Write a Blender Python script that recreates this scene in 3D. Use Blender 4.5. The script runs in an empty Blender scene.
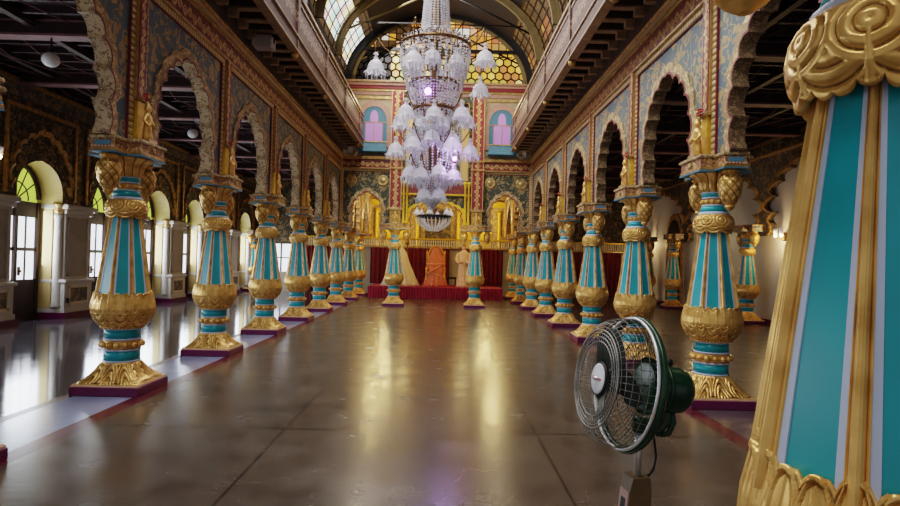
import bpy, math, random
from math import sin, cos, pi, hypot, radians as R
from mathutils import Vector, Matrix
random.seed(7)
scn = bpy.context.scene
C = scn.collection
S = 2.894            # column spacing
Y1 = 7.25            # first fully seen column
YE = Y1 + 5*S        # end arcade
HX = 3.5             # half nave width

# ------------------------------------------------------------------ node helpers
class NT:
    def __init__(s, name):
        s.m = bpy.data.materials.new(name); s.m.use_nodes = True
        s.t = s.m.node_tree; s.b = s.t.nodes['Principled BSDF']; s.o = s.t.nodes['Material Output']
        s.tc = None
    def n(s, typ): return s.t.nodes.new(typ)
    def put(s, sock, v):
        if isinstance(v, bpy.types.NodeSocket): s.t.links.new(v, sock)
        elif isinstance(v, (tuple, list)) and len(v) == 3 and sock.type == 'RGBA': sock.default_value = (*v, 1)
        else: sock.default_value = v
    def M(s, op, a, b=0.0, c=None):
        n = s.n('ShaderNodeMath'); n.operation = op
        s.put(n.inputs[0], a); s.put(n.inputs[1], b)
        if c is not None: s.put(n.inputs[2], c)
        return n.outputs[0]
    def xyz(s):
        if s.tc is None: s.tc = s.n('ShaderNodeTexCoord').outputs['Object']
        n = s.n('ShaderNodeSeparateXYZ'); s.put(n.inputs[0], s.tc); return n.outputs
    def co(s):
        s.xyz(); return s.tc
    def vec(s, x, y, z=0.0):
        n = s.n('ShaderNodeCombineXYZ'); s.put(n.inputs[0], x); s.put(n.inputs[1], y); s.put(n.inputs[2], z); return n.outputs[0]
    def noise(s, scale, vec=None, detail=3, rough=.5, dist=0.0):
        n = s.n('ShaderNodeTexNoise'); n.inputs['Scale'].default_value = scale; n.inputs['Detail'].default_value = detail
        n.inputs['Roughness'].default_value = rough; n.inputs['Distortion'].default_value = dist
        s.put(n.inputs['Vector'], vec or s.co()); return n.outputs['Fac']
    def voro(s, scale, vec=None, feat='F1', out='Distance', rnd=1.0, dim='3D'):
        n = s.n('ShaderNodeTexVoronoi'); n.voronoi_dimensions = dim; n.feature = feat
        n.inputs['Scale'].default_value = scale; n.inputs['Randomness'].default_value = rnd
        s.put(n.inputs['Vector'], vec or s.co()); return n.outputs[out]
    def mix(s, f, a, b):
        n = s.n('ShaderNodeMix'); n.data_type = 'RGBA'
        s.put(n.inputs[0], f); s.put(n.inputs[6], a); s.put(n.inputs[7], b); return n.outputs[2]
    def ramp(s, f, stops):
        n = s.n('ShaderNodeValToRGB'); e = n.color_ramp.elements
        while len(e) < len(stops): e.new(.5)
        for i, (p, c) in enumerate(stops): e[i].position = p; e[i].color = (*c, 1)
        s.put(n.inputs[0], f); return n.outputs[0]
    def lt(s, a, b): return s.M('LESS_THAN', a, b)
    def gt(s, a, b): return s.M('GREATER_THAN', a, b)
    def mx(s, a, b): return s.M('MAXIMUM', a, b)
    def mul(s, a, b): return s.M('MULTIPLY', a, b)
    def bump(s, h, strength=.3, dist=.01):
        n = s.n('ShaderNodeBump'); n.inputs['Strength'].default_value = strength; n.inputs['Distance'].default_value = dist
        s.put(n.inputs['Height'], h); s.t.links.new(n.outputs[0], s.b.inputs['Normal'])
    def fin(s, col=None, rough=.5, metal=0.0, spec=None, emis=None, es=0.0, coat=None):
        b = s.b
        if col is not None: s.put(b.inputs['Base Color'], col)
        s.put(b.inputs['Roughness'], rough); s.put(b.inputs['Metallic'], metal)
        if spec is not None: b.inputs['Specular IOR Level'].default_value = spec
        if emis is not None: s.put(b.inputs['Emission Color'], emis); b.inputs['Emission Strength'].default_value = es
        if coat: b.inputs['Coat Weight'].default_value = coat
        return s.m

def flat(name, col, rough=.5, metal=0.0, var=.12, scale=6, bump=0.0, spec=None):
    t = NT(name); f = t.noise(scale)
    d = tuple(c*(1-var) for c in col); l = tuple(min(1, c*(1+var)) for c in col)
    if bump: t.bump(t.noise(scale*6), bump, .004)
    return t.fin(t.ramp(f, [(.3, d), (.7, l)]), rough, metal, spec)

GOLD = (.62, .44, .20); GOLD_D = (.36, .22, .085); DGOLD = (.42, .26, .09)
def gold(name, a=GOLD_D, b=GOLD, rough=.36, metal=.55, bump=.15):
    t = NT(name); f = t.noise(9, detail=5)
    t.bump(t.noise(60), bump, .003)
    return t.fin(t.ramp(f, [(.32, a), (.62, b)]), rough, metal)

def scroll(name, bg, fg, au, av, lam, v0, h, rough=.45, edge=None, metal=.3):
    """red ground with a running gold scroll; au / av: the axes along and across the strip"""
    t = NT(name); p = t.xyz()
    U = t.M('DIVIDE', p[au], lam); V = t.M('DIVIDE', t.M('SUBTRACT', p[av], v0), h)
    sn = t.M('SINE', t.mul(U, 2*pi)); sg = t.M('SIGN', sn)
    vine = t.lt(t.M('ABSOLUTE', t.M('SUBTRACT', V, t.mul(sn, .27))), .075)
    a = t.mul(t.M('SUBTRACT', t.M('FRACT', t.mul(U, 2.0)), .5), lam/2/h); b = t.M('SUBTRACT', t.mul(V, sg), .02)
    d = t.M('SQRT', t.M('ADD', t.mul(a, a), t.mul(b, b)))
    ring = t.mx(t.lt(t.M('ABSOLUTE', t.M('SUBTRACT', d, .17)), .045), t.lt(d, .07))
    leaf = t.lt(t.voro(22), .22)
    m = t.mx(t.mx(vine, ring), t.mul(leaf, .8))
    if edge: m = t.mx(m, t.gt(t.M('ABSOLUTE', V), edge))
    t.bump(m, .6, .012)
    return t.fin(t.mix(m, bg, fg), rough, t.mul(m, metal))

def floral(name, bg, fg, acc, sc=3.2, rough=.55):
    """painted ground with gold flowers and leaves"""
    t = NT(name); co = t.co(); nz = t.n('ShaderNodeTexNoise'); nz.inputs['Scale'].default_value = 3.0
    t.put(nz.inputs['Vector'], co)
    vm = t.n('ShaderNodeVectorMath'); vm.operation = 'MULTIPLY_ADD'
    t.put(vm.inputs[0], nz.outputs['Color']); vm.inputs[1].default_value = (.22,)*3; t.put(vm.inputs[2], co)
    w = vm.outputs[0]
    d = t.voro(sc, w); flower = t.mx(t.lt(d, .20), t.lt(t.M('ABSOLUTE', t.M('SUBTRACT', d, .31)), .035))
    vine = t.lt(t.M('ABSOLUTE', t.M('SUBTRACT', t.noise(sc*1.5, w, 1), .5)), .015)
    lv = t.mul(t.lt(t.voro(sc*2.6, w), .40), t.gt(t.noise(sc*.8, None, 1), .50))
    m = t.mx(t.mx(flower, vine), t.mul(lv, .85)); core = t.lt(d, .075)
    t.bump(m, .5, .01)
    shade = t.ramp(t.noise(1.4), [(.3, tuple(c*.8 for c in bg)), (.7, tuple(min(1, c*1.15) for c in bg))])
    return t.fin(t.mix(core, t.mix(m, shade, fg), acc), rough, t.mul(m, .25))

def beaded(name, ax, step, a, b):
    t = NT(name); p = t.xyz()
    f = t.M('ABSOLUTE', t.M('SINE', t.mul(p[ax], pi/step)))
    t.bump(f, .9, .02)
    return t.fin(t.ramp(f, [(.12, a), (.45, b)]), .4, .4)

def carved(name, a, b, sc, rough=.6):
    t = NT(name); d = t.voro(sc, None, 'DISTANCE_TO_EDGE'); t.bump(d, .8, .015)
    return t.fin(t.ramp(d, [(.03, a), (.22, b)]), rough)

def glow(name, col, st, rough=.5):
    t = NT(name); f = t.noise(2.0)
    return t.fin(tuple(c*.5 for c in col), rough, emis=t.ramp(f, [(.3, tuple(c*.8 for c in col)), (.7, col)]), es=st)

def vcol_glass(name, st):
    t = NT(name); a = t.n('ShaderNodeAttribute'); a.attribute_name = 'pane'
    c = t.mix(t.M('MULTIPLY', t.noise(7), .5), a.outputs['Color'], (.25, .12, .03))
    return t.fin(t.mix(.6, c, (.05, .05, .05)), .25, emis=c, es=st)

MT = {}
MT['gold'] = gold('carved gold leaf')
def carved_gold(name):
    """gold leaf with groove shade painted brown into the carved recesses"""
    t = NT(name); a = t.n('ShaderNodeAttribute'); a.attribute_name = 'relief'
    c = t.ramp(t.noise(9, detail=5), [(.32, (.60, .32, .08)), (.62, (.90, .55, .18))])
    k = t.ramp(a.outputs['Fac'], [(.06, (.0, .0, .0)), (.50, (1, 1, 1))])  # low relief goes dark: shade of the cuts put into the colour
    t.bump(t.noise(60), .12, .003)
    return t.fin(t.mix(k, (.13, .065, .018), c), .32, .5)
MT['gold_relief'] = carved_gold('column gold with painted groove shade')
MT['gold_col'] = gold('burnished column gold', (.60, .32, .08), (.90, .55, .18), .30, .5)
MT['gold_dull'] = gold('aged gold', (.30, .17, .05), (.60, .36, .12), .45, .4)
MT['gold_hot'] = gold('bright yellow gold', (.62, .36, .03), (.85, .54, .05), .4, .25)
MT['teal'] = flat('teal enamel paint', (.008, .35, .42), .30, var=.10, scale=4)
MT['lilac'] = flat('pale lilac stripe paint', (.56, .64, .84), .35, var=.05)
MT['purple'] = flat('plum painted plinth', (.135, .008, .075), .35, var=.2, scale=14)
MT['peach'] = flat('peach edge paint', (.80, .50, .33), .45)
MT['blue'] = flat('sky blue paint', (.10, .25, .36), .5)
MT['floral'] = floral('blue panel with gold flowers', (.105, .155, .185), (.46, .32, .14), (.42, .16, .09))
MT['floral_d'] = floral('dark green panel with gold flowers', (.055, .068, .052), (.42, .30, .13), (.5, .25, .1), 4.2)
MT['archgold'] = floral('gold leaf arch border', (.36, .24, .11), (.74, .56, .30), (.42, .12, .08), 6)
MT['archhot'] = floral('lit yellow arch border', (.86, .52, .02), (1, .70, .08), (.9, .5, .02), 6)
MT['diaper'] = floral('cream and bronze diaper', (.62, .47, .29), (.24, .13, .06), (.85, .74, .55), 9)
MT['diaper_shaded'] = floral('shaded bronze diaper', (.15, .095, .05), (.40, .28, .15), (.5, .38, .22), 11)  # darker copy of the diaper, the right row's shade put into its colour
MT['redline'] = flat('oxblood line paint', (.20, .02, .03), .5)
MT['scroll_v'] = scroll('red strip with gold scroll upright', (.20, .03, .035), (.72, .47, .17), 2, 0, .20, 0, .15)
MT['scroll_h'] = scroll('red frieze with gold scroll', (.19, .03, .03), (.62, .40, .15), 0, 2, .34, 5.02, .27)
MT['scroll_v2'] = scroll('red pilaster with gold scroll', (.24, .02, .035), (.72, .47, .17), 2, 0, .30, 0, .30, edge=.62)
MT['bead_v'] = beaded('beaded gold strip upright', 2, .075, (.26, .16, .07), (.66, .50, .27))
MT['bead_h'] = beaded('beaded gold strip level', 0, .075, (.26, .16, .07), (.66, .50, .27))
MT['abacus'] = floral('red and gold carved block', (.30, .13, .07), (.72, .48, .2), (.3, .03, .03), 8)
MT['wood'] = flat('dark teak', (.075, .042, .024), .5, var=.35, scale=5)
MT['wood_l'] = flat('worn teak edge', (.34, .21, .11), .5, var=.3, scale=8)
MT['maroon'] = flat('maroon painted ceiling board', (.040, .014, .016), .5, var=.35, scale=4)
MT['maroon_l'] = flat('rose painted ceiling beam', (.22, .10, .105), .5, var=.2, scale=4)
MT['parapet'] = scroll('carved rosewood parapet', (.105, .046, .032), (.33, .20, .135), 1, 2, .34, 6.22, .42, .6, None, 0.0)
MT['white'] = flat('white plaster', (.60, .56, .52), .6, var=.05, scale=1.2)
MT['cream'] = flat('cream paint', (.74, .64, .50), .55, var=.08, scale=3)
MT['tanwall'] = floral('tan painted wall with pale flowers', (.33, .27, .19), (.44, .36, .25), (.4, .25, .2), 4)
MT['dustypink'] = flat('dusty pink moulding', (.36, .20, .16), .5)
MT['cream_d'] = flat('stone coloured panel paint', (.42, .38, .34), .6, var=.12, scale=3)
MT['yellow'] = flat('yellow cream reveal paint', (.62, .47, .20), .5, var=.05, scale=1)
MT['ornate_d'] = floral('bronze and dark umber stucco', (.05, .04, .028), (.32, .21, .09), (.2, .1, .05), 3.4)
MT['ornate_g'] = floral('grey and bronze stucco', (.10, .085, .075), (.34, .24, .14), (.2, .1, .05), 4)
MT['iron'] = flat('black painted iron', (.018, .015, .014), .45, .3)
MT['iron_l'] = flat('ochre painted iron rib', (.20, .145, .06), .5)
MT['brass'] = gold('tarnished brass', (.10, .055, .025), (.30, .17, .07), .4, .8)
MT['green'] = flat('dark green enamel', (.008, .045, .022), .25, var=.15)
MT['blackp'] = flat('black plastic', (.012, .012, .013), .35)
MT['blade'] = flat('dark grey fan blade plastic', (.012, .022, .018), .55)
MT['chrome'] = flat('chrome', (.80, .82, .86), .28, .75, var=.03)
MT['wire'] = flat('steel guard wire', (.30, .29, .27), .3, .9, var=.05)
MT['badge'] = flat('white fan badge', (.80, .83, .90), .3)
MT['redink'] = flat('red ink', (.65, .03, .03), .4)
MT['tan'] = flat('brown control box', (.16, .105, .05), .4)
MT['pink'] = flat('pinkish control face', (.55, .36, .33), .4)
MT['robe'] = flat('cream silk', (.82, .72, .58), .55, var=.08, scale=4)
MT['peachrobe'] = flat('peach silk', (.86, .58, .40), .55, var=.12, scale=5)
MT['orange'] = flat('salmon orange brocade', (.60, .15, .085), .5, var=.35, scale=16)
MT['sash'] = flat('pale orange sash', (.72, .34, .17), .5, var=.15, scale=16)
MT['velvet'] = flat('deep crimson curtain', (.14, .003, .014), .75, var=.25, scale=5)
MT['skirt'] = flat('crimson platform skirt', (.34, .010, .062), .65, var=.2, scale=8)
MT['greyglass'] = glow('daylight window glass', (.86, .90, 1.0), 2.0)
MT['fan_glass'] = glow('green fanlight glass', (.55, .68, .10), .9)
MT['lilacglass'] = glow('lilac glass', (.46, .22, .56), .5)
MT['blueglass'] = glow('teal leaded glass', (.03, .14, .22), .5)
MT['bulb'] = glow('warm bulb', (1.0, .72, .32), 22)
MT['opal'] = flat('white opal lamp glass', (.85, .85, .85), .2)
MT['pane'] = vcol_glass('stained glass panes', .85)
MT['darkdoor'] = flat('very dark doorway timber', (.014, .009, .008), .6)

def crystal(name, col, alpha, trans):
    t = NT(name); f = t.voro(30); t.bump(f, .6, .01)
    t.fin(t.ramp(f, [(.1, tuple(c*.7 for c in col)), (.5, col)]), .10, 0.0, .9); t.b.inputs['Alpha'].default_value = alpha
    tr = t.n('ShaderNodeBsdfTranslucent'); t.put(tr.inputs[0], col); mx = t.n('ShaderNodeMixShader'); mx.inputs[0].default_value = trans
    t.t.links.new(t.b.outputs[0], mx.inputs[1]); t.t.links.new(tr.outputs[0], mx.inputs[2]); t.t.links.new(mx.outputs[0], t.o.inputs[0])
    return t.m
MT['crystal'] = crystal('cut lead crystal', (.92, .92, .97), .85, .35)
MT['shade'] = crystal('frosted glass shade', (.97, .96, .99), .92, .6)
t_ = MT['shade'].node_tree.nodes['Principled BSDF']; t_.inputs['Emission Color'].default_value = (.92, .88, 1, 1); t_.inputs['Emission Strength'].default_value = .15  # faint glow added so the grey glass looks brighter

def floor_mat(name, c1, c2, joint, jy, jx, rough, crack=(.5, .45, .4)):
    t = NT(name); p = t.xyz(); co = t.co()
    f = t.noise(1.1, detail=6, rough=.65); v = t.lt(t.M('ABSOLUTE', t.M('SUBTRACT', t.noise(1.7, detail=4), .5)), .004)
    col = t.ramp(f, [(.3, c1), (.7, c2)])
    col = t.mix(t.mul(v, t.mul(t.noise(3), .10)), col, crack)
    for ax, step, w in ((1, jy, .022), (0, jx, .012)):
        j = t.lt(t.M('ABSOLUTE', t.M('SUBTRACT', t.M('FRACT', t.M('DIVIDE', p[ax], step)), .5)), w/step)
        col = t.mix(t.mul(j, .8), col, joint)
    r = t.M('MULTIPLY_ADD', t.noise(2.2, detail=5), rough*.9, rough*.45)
    st = t.vec(t.mul(p[0], 2.2), t.mul(p[1], 9.0)); t.bump(t.noise(1.6, st, detail=3), .05, .02)
    return t.fin(col, r, 0.0, .75)
MT['floor'] = floor_mat('polished brown granite', (.058, .041, .031), (.105, .077, .060), (.015, .010, .008), 2.3, 2.36, .26)
MT['aisle'] = floor_mat('polished grey marble', (.065, .06, .07), (.125, .115, .135), (.04, .035, .04), 1.15, 1.15, .10)
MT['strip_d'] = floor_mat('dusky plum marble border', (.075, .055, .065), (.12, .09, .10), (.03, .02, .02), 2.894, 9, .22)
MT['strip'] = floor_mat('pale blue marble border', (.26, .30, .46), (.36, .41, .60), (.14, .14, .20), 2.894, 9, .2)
MT['band'] = flat('dark red inlay band', (.10, .018, .026), .25, var=.6, scale=14, spec=.4)

# ------------------------------------------------------------------ mesh builder
class MB:
    def __init__(s): s.V = []; s.H = []; s.F = []; s.I = []; s.mats = []; s.sm = []
    def mi(s, m):
        if m not in s.mats: s.mats.append(m)
        return s.mats.index(m)
    def add(s, V, F, m, smooth=False):
        o = len(s.V); s.V += [tuple(v)[:3] for v in V]; s.H += [v[3] if len(v) > 3 else 1.0 for v in V]; k = s.mi(m)
        for f in F: s.F.append(tuple(i+o for i in f)); s.I.append(k); s.sm.append(smooth)
        return s
    def box(s, x0, x1, y0, y1, z0, z1, m, b=0.0):
        if x0 > x1: x0, x1 = x1, x0
        if y0 > y1: y0, y1 = y1, y0
        if b <= 0:
            V = [(x, y, z) for z in (z0, z1) for x, y in ((x0, y0), (x1, y0), (x1, y1), (x0, y1))]
            return s.add(V, [(3, 2, 1, 0), (4, 5, 6, 7), (0, 1, 5, 4), (1, 2, 6, 5), (2, 3, 7, 6), (3, 0, 4, 7)], m)
        V = []                                     # chamfered box: rings
        for z, i in ((z0, b), (z0+b, 0), (z1-b, 0), (z1, b)):
            V += [(x0+i, y0+i, z), (x1-i, y0+i, z), (x1-i, y1-i, z), (x0+i, y1-i, z)]
        F = [(3, 2, 1, 0), (12, 13, 14, 15)]
        for r in range(3):
            for j in range(4): F.append((r*4+j, r*4+(j+1) % 4, r*4+4+(j+1) % 4, r*4+4+j))
        return s.add(V, F, m)
    def grid(s, rows, m, closed=True, smooth=True, cap0=False, cap1=False):
        n = len(rows[0]); V = [v for r in rows for v in r]; F = []
        for i in range(len(rows)-1):
            for j in range(n if closed else n-1):
                k = (j+1) % n; F.append((i*n+j, i*n+k, (i+1)*n+k, (i+1)*n+j))
        if cap0: F.append(tuple(reversed(range(n))))
        if cap1: F.append(tuple((len(rows)-1)*n+j for j in range(n)))
        return s.add(V, F, m, smooth)
    def lathe(s, prof, m, n=24, c=(0, 0, 0), smooth=True, fn=None, caps=True):
        rows = []
        for r, z in prof:
            row = []
            for j in range(n):
                a = 2*pi*j/n; rr, zz = (r, z) if fn is None else fn(a, r, z)
                row.append((c[0]+rr*cos(a), c[1]+rr*sin(a), c[2]+zz))
            rows.append(row)
        return s.grid(rows, m, True, smooth, caps, caps)
    def tube(s, P, r, m, n=8, closed=False, smooth=True):
        P = [Vector(p) for p in P]; rows = []; N = len(P); up = None
        for i, p in enumerate(P):
            d = (P[(i+1) % N]-P[i-1]) if closed else (P[min(i+1, N-1)]-P[max(i-1, 0)])
            d.normalize()
            if up is None: up = Vector((0, 0, 1)) if abs(d.z) < .9 else Vector((1, 0, 0))
            a = d.cross(up)
            if a.length < 1e-5: a = d.orthogonal()
            a.normalize(); b = a.cross(d); up = b
            q = r[i] if isinstance(r, (list, tuple)) else r
            rows.append([p+(a*cos(2*pi*j/n)+b*sin(2*pi*j/n))*q for j in range(n)])
        if closed: rows.append(rows[0])
        return s.grid(rows, m, True, smooth, not closed, not closed)
    def ball(s, c, r, m, n=10, sz=1.0):
        k = max(4, n//2)
        return s.lathe([(max(r*sin(pi*i/k), 1e-4), -r*sz*cos(pi*i/k)) for i in range(k+1)], m, n, c)
    def poly(s, P, t0, t1, m, side=None, f=lambda a, t, z: (a, t, z)):
        """polygon in (a, z), extruded from t0 to t1"""
        n = len(P)
        s.add([f(a, t0, z) for a, z in P], [tuple(range(n))], m); s.add([f(a, t1, z) for a, z in P], [tuple(reversed(range(n)))], m)
        V = [f(a, t0, z) for a, z in P]+[f(a, t1, z) for a, z in P]
        return s.add(V, [(i, n+i, n+(i+1) % n, (i+1) % n) for i in range(n)], side or m)
    def strip(s, A, B, t0, t1, m, edge=None):
        """solid band between two open curves A and B in (a, z)"""
        n = len(A); E = edge or m
        for t in (t0, t1):
            s.add([(a, t, z) for a, z in A]+[(a, t, z) for a, z in B], [(i, i+1, n+i+1, n+i) for i in range(n-1)], m)
        for Q in (A, B):
            s.add([(a, t0, z) for a, z in Q]+[(a, t1, z) for a, z in Q], [(i, i+1, n+i+1, n+i) for i in range(n-1)], E)
        return s
    def mesh(s, name):
        me = bpy.data.meshes.new(name); me.from_pydata(s.V, [], s.F)
        for m in s.mats: me.materials.append(MT[m])
        me.polygons.foreach_set('material_index', s.I); me.polygons.foreach_set('use_smooth', s.sm); me.update()
        if min(s.H, default=1) < 1:
            at = me.attributes.new('relief', 'FLOAT', 'POINT'); at.data.foreach_set('value', s.H)
        import bmesh
        bm = bmesh.new(); bm.from_mesh(me)
        big = [f for f in bm.faces if len(f.verts) > 40]
        if big: bmesh.ops.triangulate(bm, faces=big)
        bmesh.ops.recalc_face_normals(bm, faces=bm.faces); bm.to_mesh(me); bm.free()
        return me

def link(name, data, parent=None, loc=(0, 0, 0), rz=0.0):
    o = bpy.data.objects.new(name, data); C.objects.link(o); o.parent = parent
    o.location = loc; o.rotation_euler = (0, 0, rz); return o
def obj(name, mb, parent=None, loc=(0, 0, 0), rz=0.0):
    return link(name, mb.mesh(name) if isinstance(mb, MB) else mb, parent, loc, rz)
def tag(o, label, cat, group=None, kind=None):
    o['label'] = label; o['category'] = cat
    if group: o['group'] = group
    if kind: o['kind'] = kind
    return o
def struct(name, mb, label=None, loc=(0, 0, 0), rz=0.0):
    o = obj(name, mb, None, loc, rz); o['kind'] = 'structure'
    if label: o['label'] = label
    return o
def sroot(name, label, loc=(0, 0, 0), rz=0.0):
    o = link(name, None, None, loc, rz); o['kind'] = 'structure'; o['label'] = label; return o
def thing(name, label, cat, loc=(0, 0, 0), rz=0.0, group=None):
    return tag(link(name, None, None, loc, rz), label, cat, group)
def copy_tree(o, parent=None):
    c = o.copy(); C.objects.link(c); c.parent = parent
    for k in list(o.children): copy_tree(k, c)
    return c

# ------------------------------------------------------------------ the column
def lerp(T, t):
    for i in range(len(T)-1):
        a, b = T[i], T[i+1]
        if t <= b[0]:
            k = (t-a[0])/(b[0]-a[0]); return a[1]+(b[1]-a[1])*k
    return T[-1][1]
def sst(a, b, x):
    x = min(1, max(0, (x-a)/(b-a))); return x*x*(3-2*x)
def groove(x):
    """rounded ridges parted by narrow cuts"""
    x = abs(x % 1-.5)*2; return (1-x**3.2)
def petal(e, x):
    """raised rolled rim, sunk field and a keel"""
    if e > .64: return 1.12*(1-((e-.82)/.18)**2*.4)
    if e > .52: return .30
    return .82+.30*max(0, 1-x/.16)
def ridge(x): return 1-abs(x % 1-.5)*2
def sector(a, n=8):
    w = 2*pi/n; return (((a+w/2) % w)-w/2)/(w/2)

BULB = [(.735, .205), (.765, .236), (.80, .264), (.85, .296), (.91, .319), (.97, .328), (1.03, .322), (1.09, .307), (1.14, .294), (1.20, .288)]
def bulb_mb(q):
    na, nz = 8*q, int(1.6*q)+8; rows = []
    for i in range(nz+1):
        row = []
        for j in range(na):
            a = 2*pi*j/na; u = sector(a); au = abs(u)
            q3 = u*1.5+.5; sl = (q3-math.floor(q3)-.5)*2; mid_ = au < 1/3
            zt = 1.112+(.050 if mid_ else .032)*(1-sl*sl)**.7
            t = i/nz; z = .735+(zt-.735)*t
            r = lerp(BULB, z)
            d1 = hypot(u*1.0, (t-.52)*1.55)                 # rosette in line with each rib
            d2 = hypot((1-au)*.95, (t-.98)*1.25)            # drooping petals between
            if d1 < .62: h = groove(d1*4.0+.1)*sst(.62, .58, d1)
            else: h = groove(d2*3.8+.35)*sst(.62, .66, d1)
            if au < .07 and t < .5: h = max(h, .9*(1-au/.07)**.5)
            e = sl*sl*.97+(abs(t-.72)/.30)**4
            if e < 1: h = petal(e, abs(sl))
            elif t > .62: h = .30
            h *= sst(.02, .14, t)
            r += .019*h
            if t > .985: r += .006
            row.append((r*cos(a), r*sin(a), z, min(.99, max(0, h)) if t > .02 else .6))
        rows.append(row)
    last = [v[:3] for v in rows[-1]]                                           # rolled lip back to the shaft
    for k, s_, dz in ((1, .985, .012), (2, .95, .010), (3, .86, -.03)):
        rows.append([(x*s_, y*s_, z+dz) for x, y, z in last])
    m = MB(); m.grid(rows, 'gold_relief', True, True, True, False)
    for j in range(40):                                      # bead edge under the bowl
        a = 2*pi*j/40; m.ball((.226*cos(a), .226*sin(a), .752), .017, 'gold_col', 8)
    return m
BAND = [(2.0, .190), (2.04, .200), (2.08, .215), (2.14, .222), (2.19, .213), (2.225, .195), (2.245, .180)]
def band_mb(q):
    na, nz = 8*q, q+8; rows = []
    for i in range(nz+1):
        row = []
        for j in range(na):
            a = 2*pi*j/na; u = sector(a); au = abs(u)
            zb = 2.052-.022*max(0, 1-(u/.34)**2)**.5 if au < .34 else 2.052-.034*max(0, 1-((au-.72)/.38)**2)**.5
            t = i/nz; z = zb+(2.245-zb)*t
            r = lerp(BAND, z)
            d1 = hypot(u*.85, (z-2.175)/.10)
            if d1 < .98: h = groove(d1*2.7+.1)
            else: h = groove(hypot((1-au)*.9, (z-2.26)/.14)*3.2)*.9
            if z < 2.15 and au < .16*(2.18-z)/.13: h = .55+.45*(1-au/.17)
            h *= sst(1.0, .90, t)
            r += .013*h
            row.append((r*cos(a), r*sin(a), z, min(.99, max(0, h if .05 < t < .9 else .7))))
        rows.append(row)
    f = [v[:3] for v in rows[0]]
    rows = [[(x*.84, y*.84, z+.02) for x, y, z in f], [(x*.96, y*.96, z-.006) for x, y, z in f]]+rows
    m = MB(); m.grid(rows, 'gold_relief', True, True, False, True); return m
BASE = [(0, .350), (.10, .330), (.22, .290), (.4, .252), (.6, .226), (.8, .208), (1, .196)]
def base_mb(q):
    na, nz = 8*q, q+6; rows = []
    for i in range(nz+1):
        t = i/nz; z = .125+.225*t; hw = lerp(BASE, t); e = 2+9*(1-t)**1.6; row = []
        for j in range(na):
            a = 2*pi*j/na; c_, s_ = abs(cos(a)), abs(sin(a))
            r = hw/((c_**e+s_**e)**(1/e))
            fa = ((a+pi/4) % (pi/2))-pi/4; w = math.tan(fa)
            uu = ((w*1.5+.5) % 1)-.5
            h = ridge(hypot(uu*2.0, (t-.02)*1.0)*3.2)*sst(1.0, .88, t)
            if t < .10: h *= abs(cos(pi*uu))*.9
            r += .021*h
            row.append((r*cos(a), r*sin(a), z, min(.99, h*1.1) if .03 < t < .9 else .8))
        rows.append(row)
    m = MB(); m.grid(rows, 'gold_relief', True, True, True, True); return m
ZS0, ZS1, RS0, RS1 = 1.06, 2.09, .300, .152
def rshaft(z): return RS0+(RS1-RS0)*(z-ZS0)/(ZS1-ZS0)
def shaft_mb():
    m = MB(); cz = cos(pi/8)
    for k in range(8):
        A = k*pi/4
        for a0, a1, mt in ((-9.0, -3, 'lilac'), (-3, 3, 'lilac'), (3, 9.0, 'lilac'), (9.0, 36.0, 'teal')):
            V = []
            for z in (ZS0, ZS1):
                for d in (a0, a1):
                    x = R(d); ph = x-pi/8 if d > 0 else x+pi/8
                    r = rshaft(z)*cz/cos(ph); V.append((r*cos(A+x), r*sin(A+x), z))
            if mt == 'teal':                                  # sunk panel
                W = [(x*.982, y*.982, z) for x, y, z in V]
                m.add(W, [(0, 1, 3, 2)], 'teal'); m.add([V[0], V[2], W[2], W[0]], [(0, 1, 2, 3)], 'lilac'); m.add([V[1], V[3], W[3], W[1]], [(0, 1, 2, 3)], 'lilac')
            else: m.add(V, [(0, 1, 3, 2)], mt)
    return m
def rib_mb():
    prof = [(-5.0, -.004), (-4.8, .006), (-4.2, .009), (-3.5, .005), (-3.3, .002), (-2.9, .012), (-2.0, .020), (-.9, .025), (.9, .025), (2.0, .020), (2.9, .012), (3.3, .002), (3.5, .005), (4.2, .009), (4.8, .006), (5.0, -.004)]
    rows = []
    for z in (ZS0, ZS1):
        row = []
        for d, h in prof:
            x = R(d); r = rshaft(z)*cos(pi/8)/cos(pi/8-abs(x))+h*(.55+.45*(rshaft(z)/RS0)); row.append((r*cos(x), r*sin(x), z))
        rows.append(row)
    m = MB(); m.grid(rows, 'gold_col', False, False); return m
def neck_mb():
    m = MB()
    for z0, z1 in ((.345, .495), (.60, .74)):
        m.lathe([(.192, z0), (.200, z0), (.200, z0+.02), (.192, z0+.02)], 'lilac', 32)
        m.lathe([(.194, z0+.018), (.194, z1-.018)], 'teal', 32)
        m.lathe([(.192, z1-.02), (.200, z1-.02), (.200, z1), (.192, z1)], 'lilac', 32)
    m.lathe([(.19, .48), (.19, .62)], 'gold_col', 32); return m
def beads_mb(rb, z, hh, br, n, bn=10):
    m = MB(); rc = rb-.028; m.lathe([(rc-.03, z-hh), (rc, z-hh), (rc+.012, z-hh+.012), (rc-.004, z-hh+.026), (rc-.004, z+hh-.026), (rc+.012, z+hh-.012), (rc, z+hh), (rc-.03, z+hh)], 'gold_col', 36)
    for j in range(n):
        a = 2*pi*j/n; m.ball((rb*cos(a), rb*sin(a), z), br, 'gold_col', bn)
    return m
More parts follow.
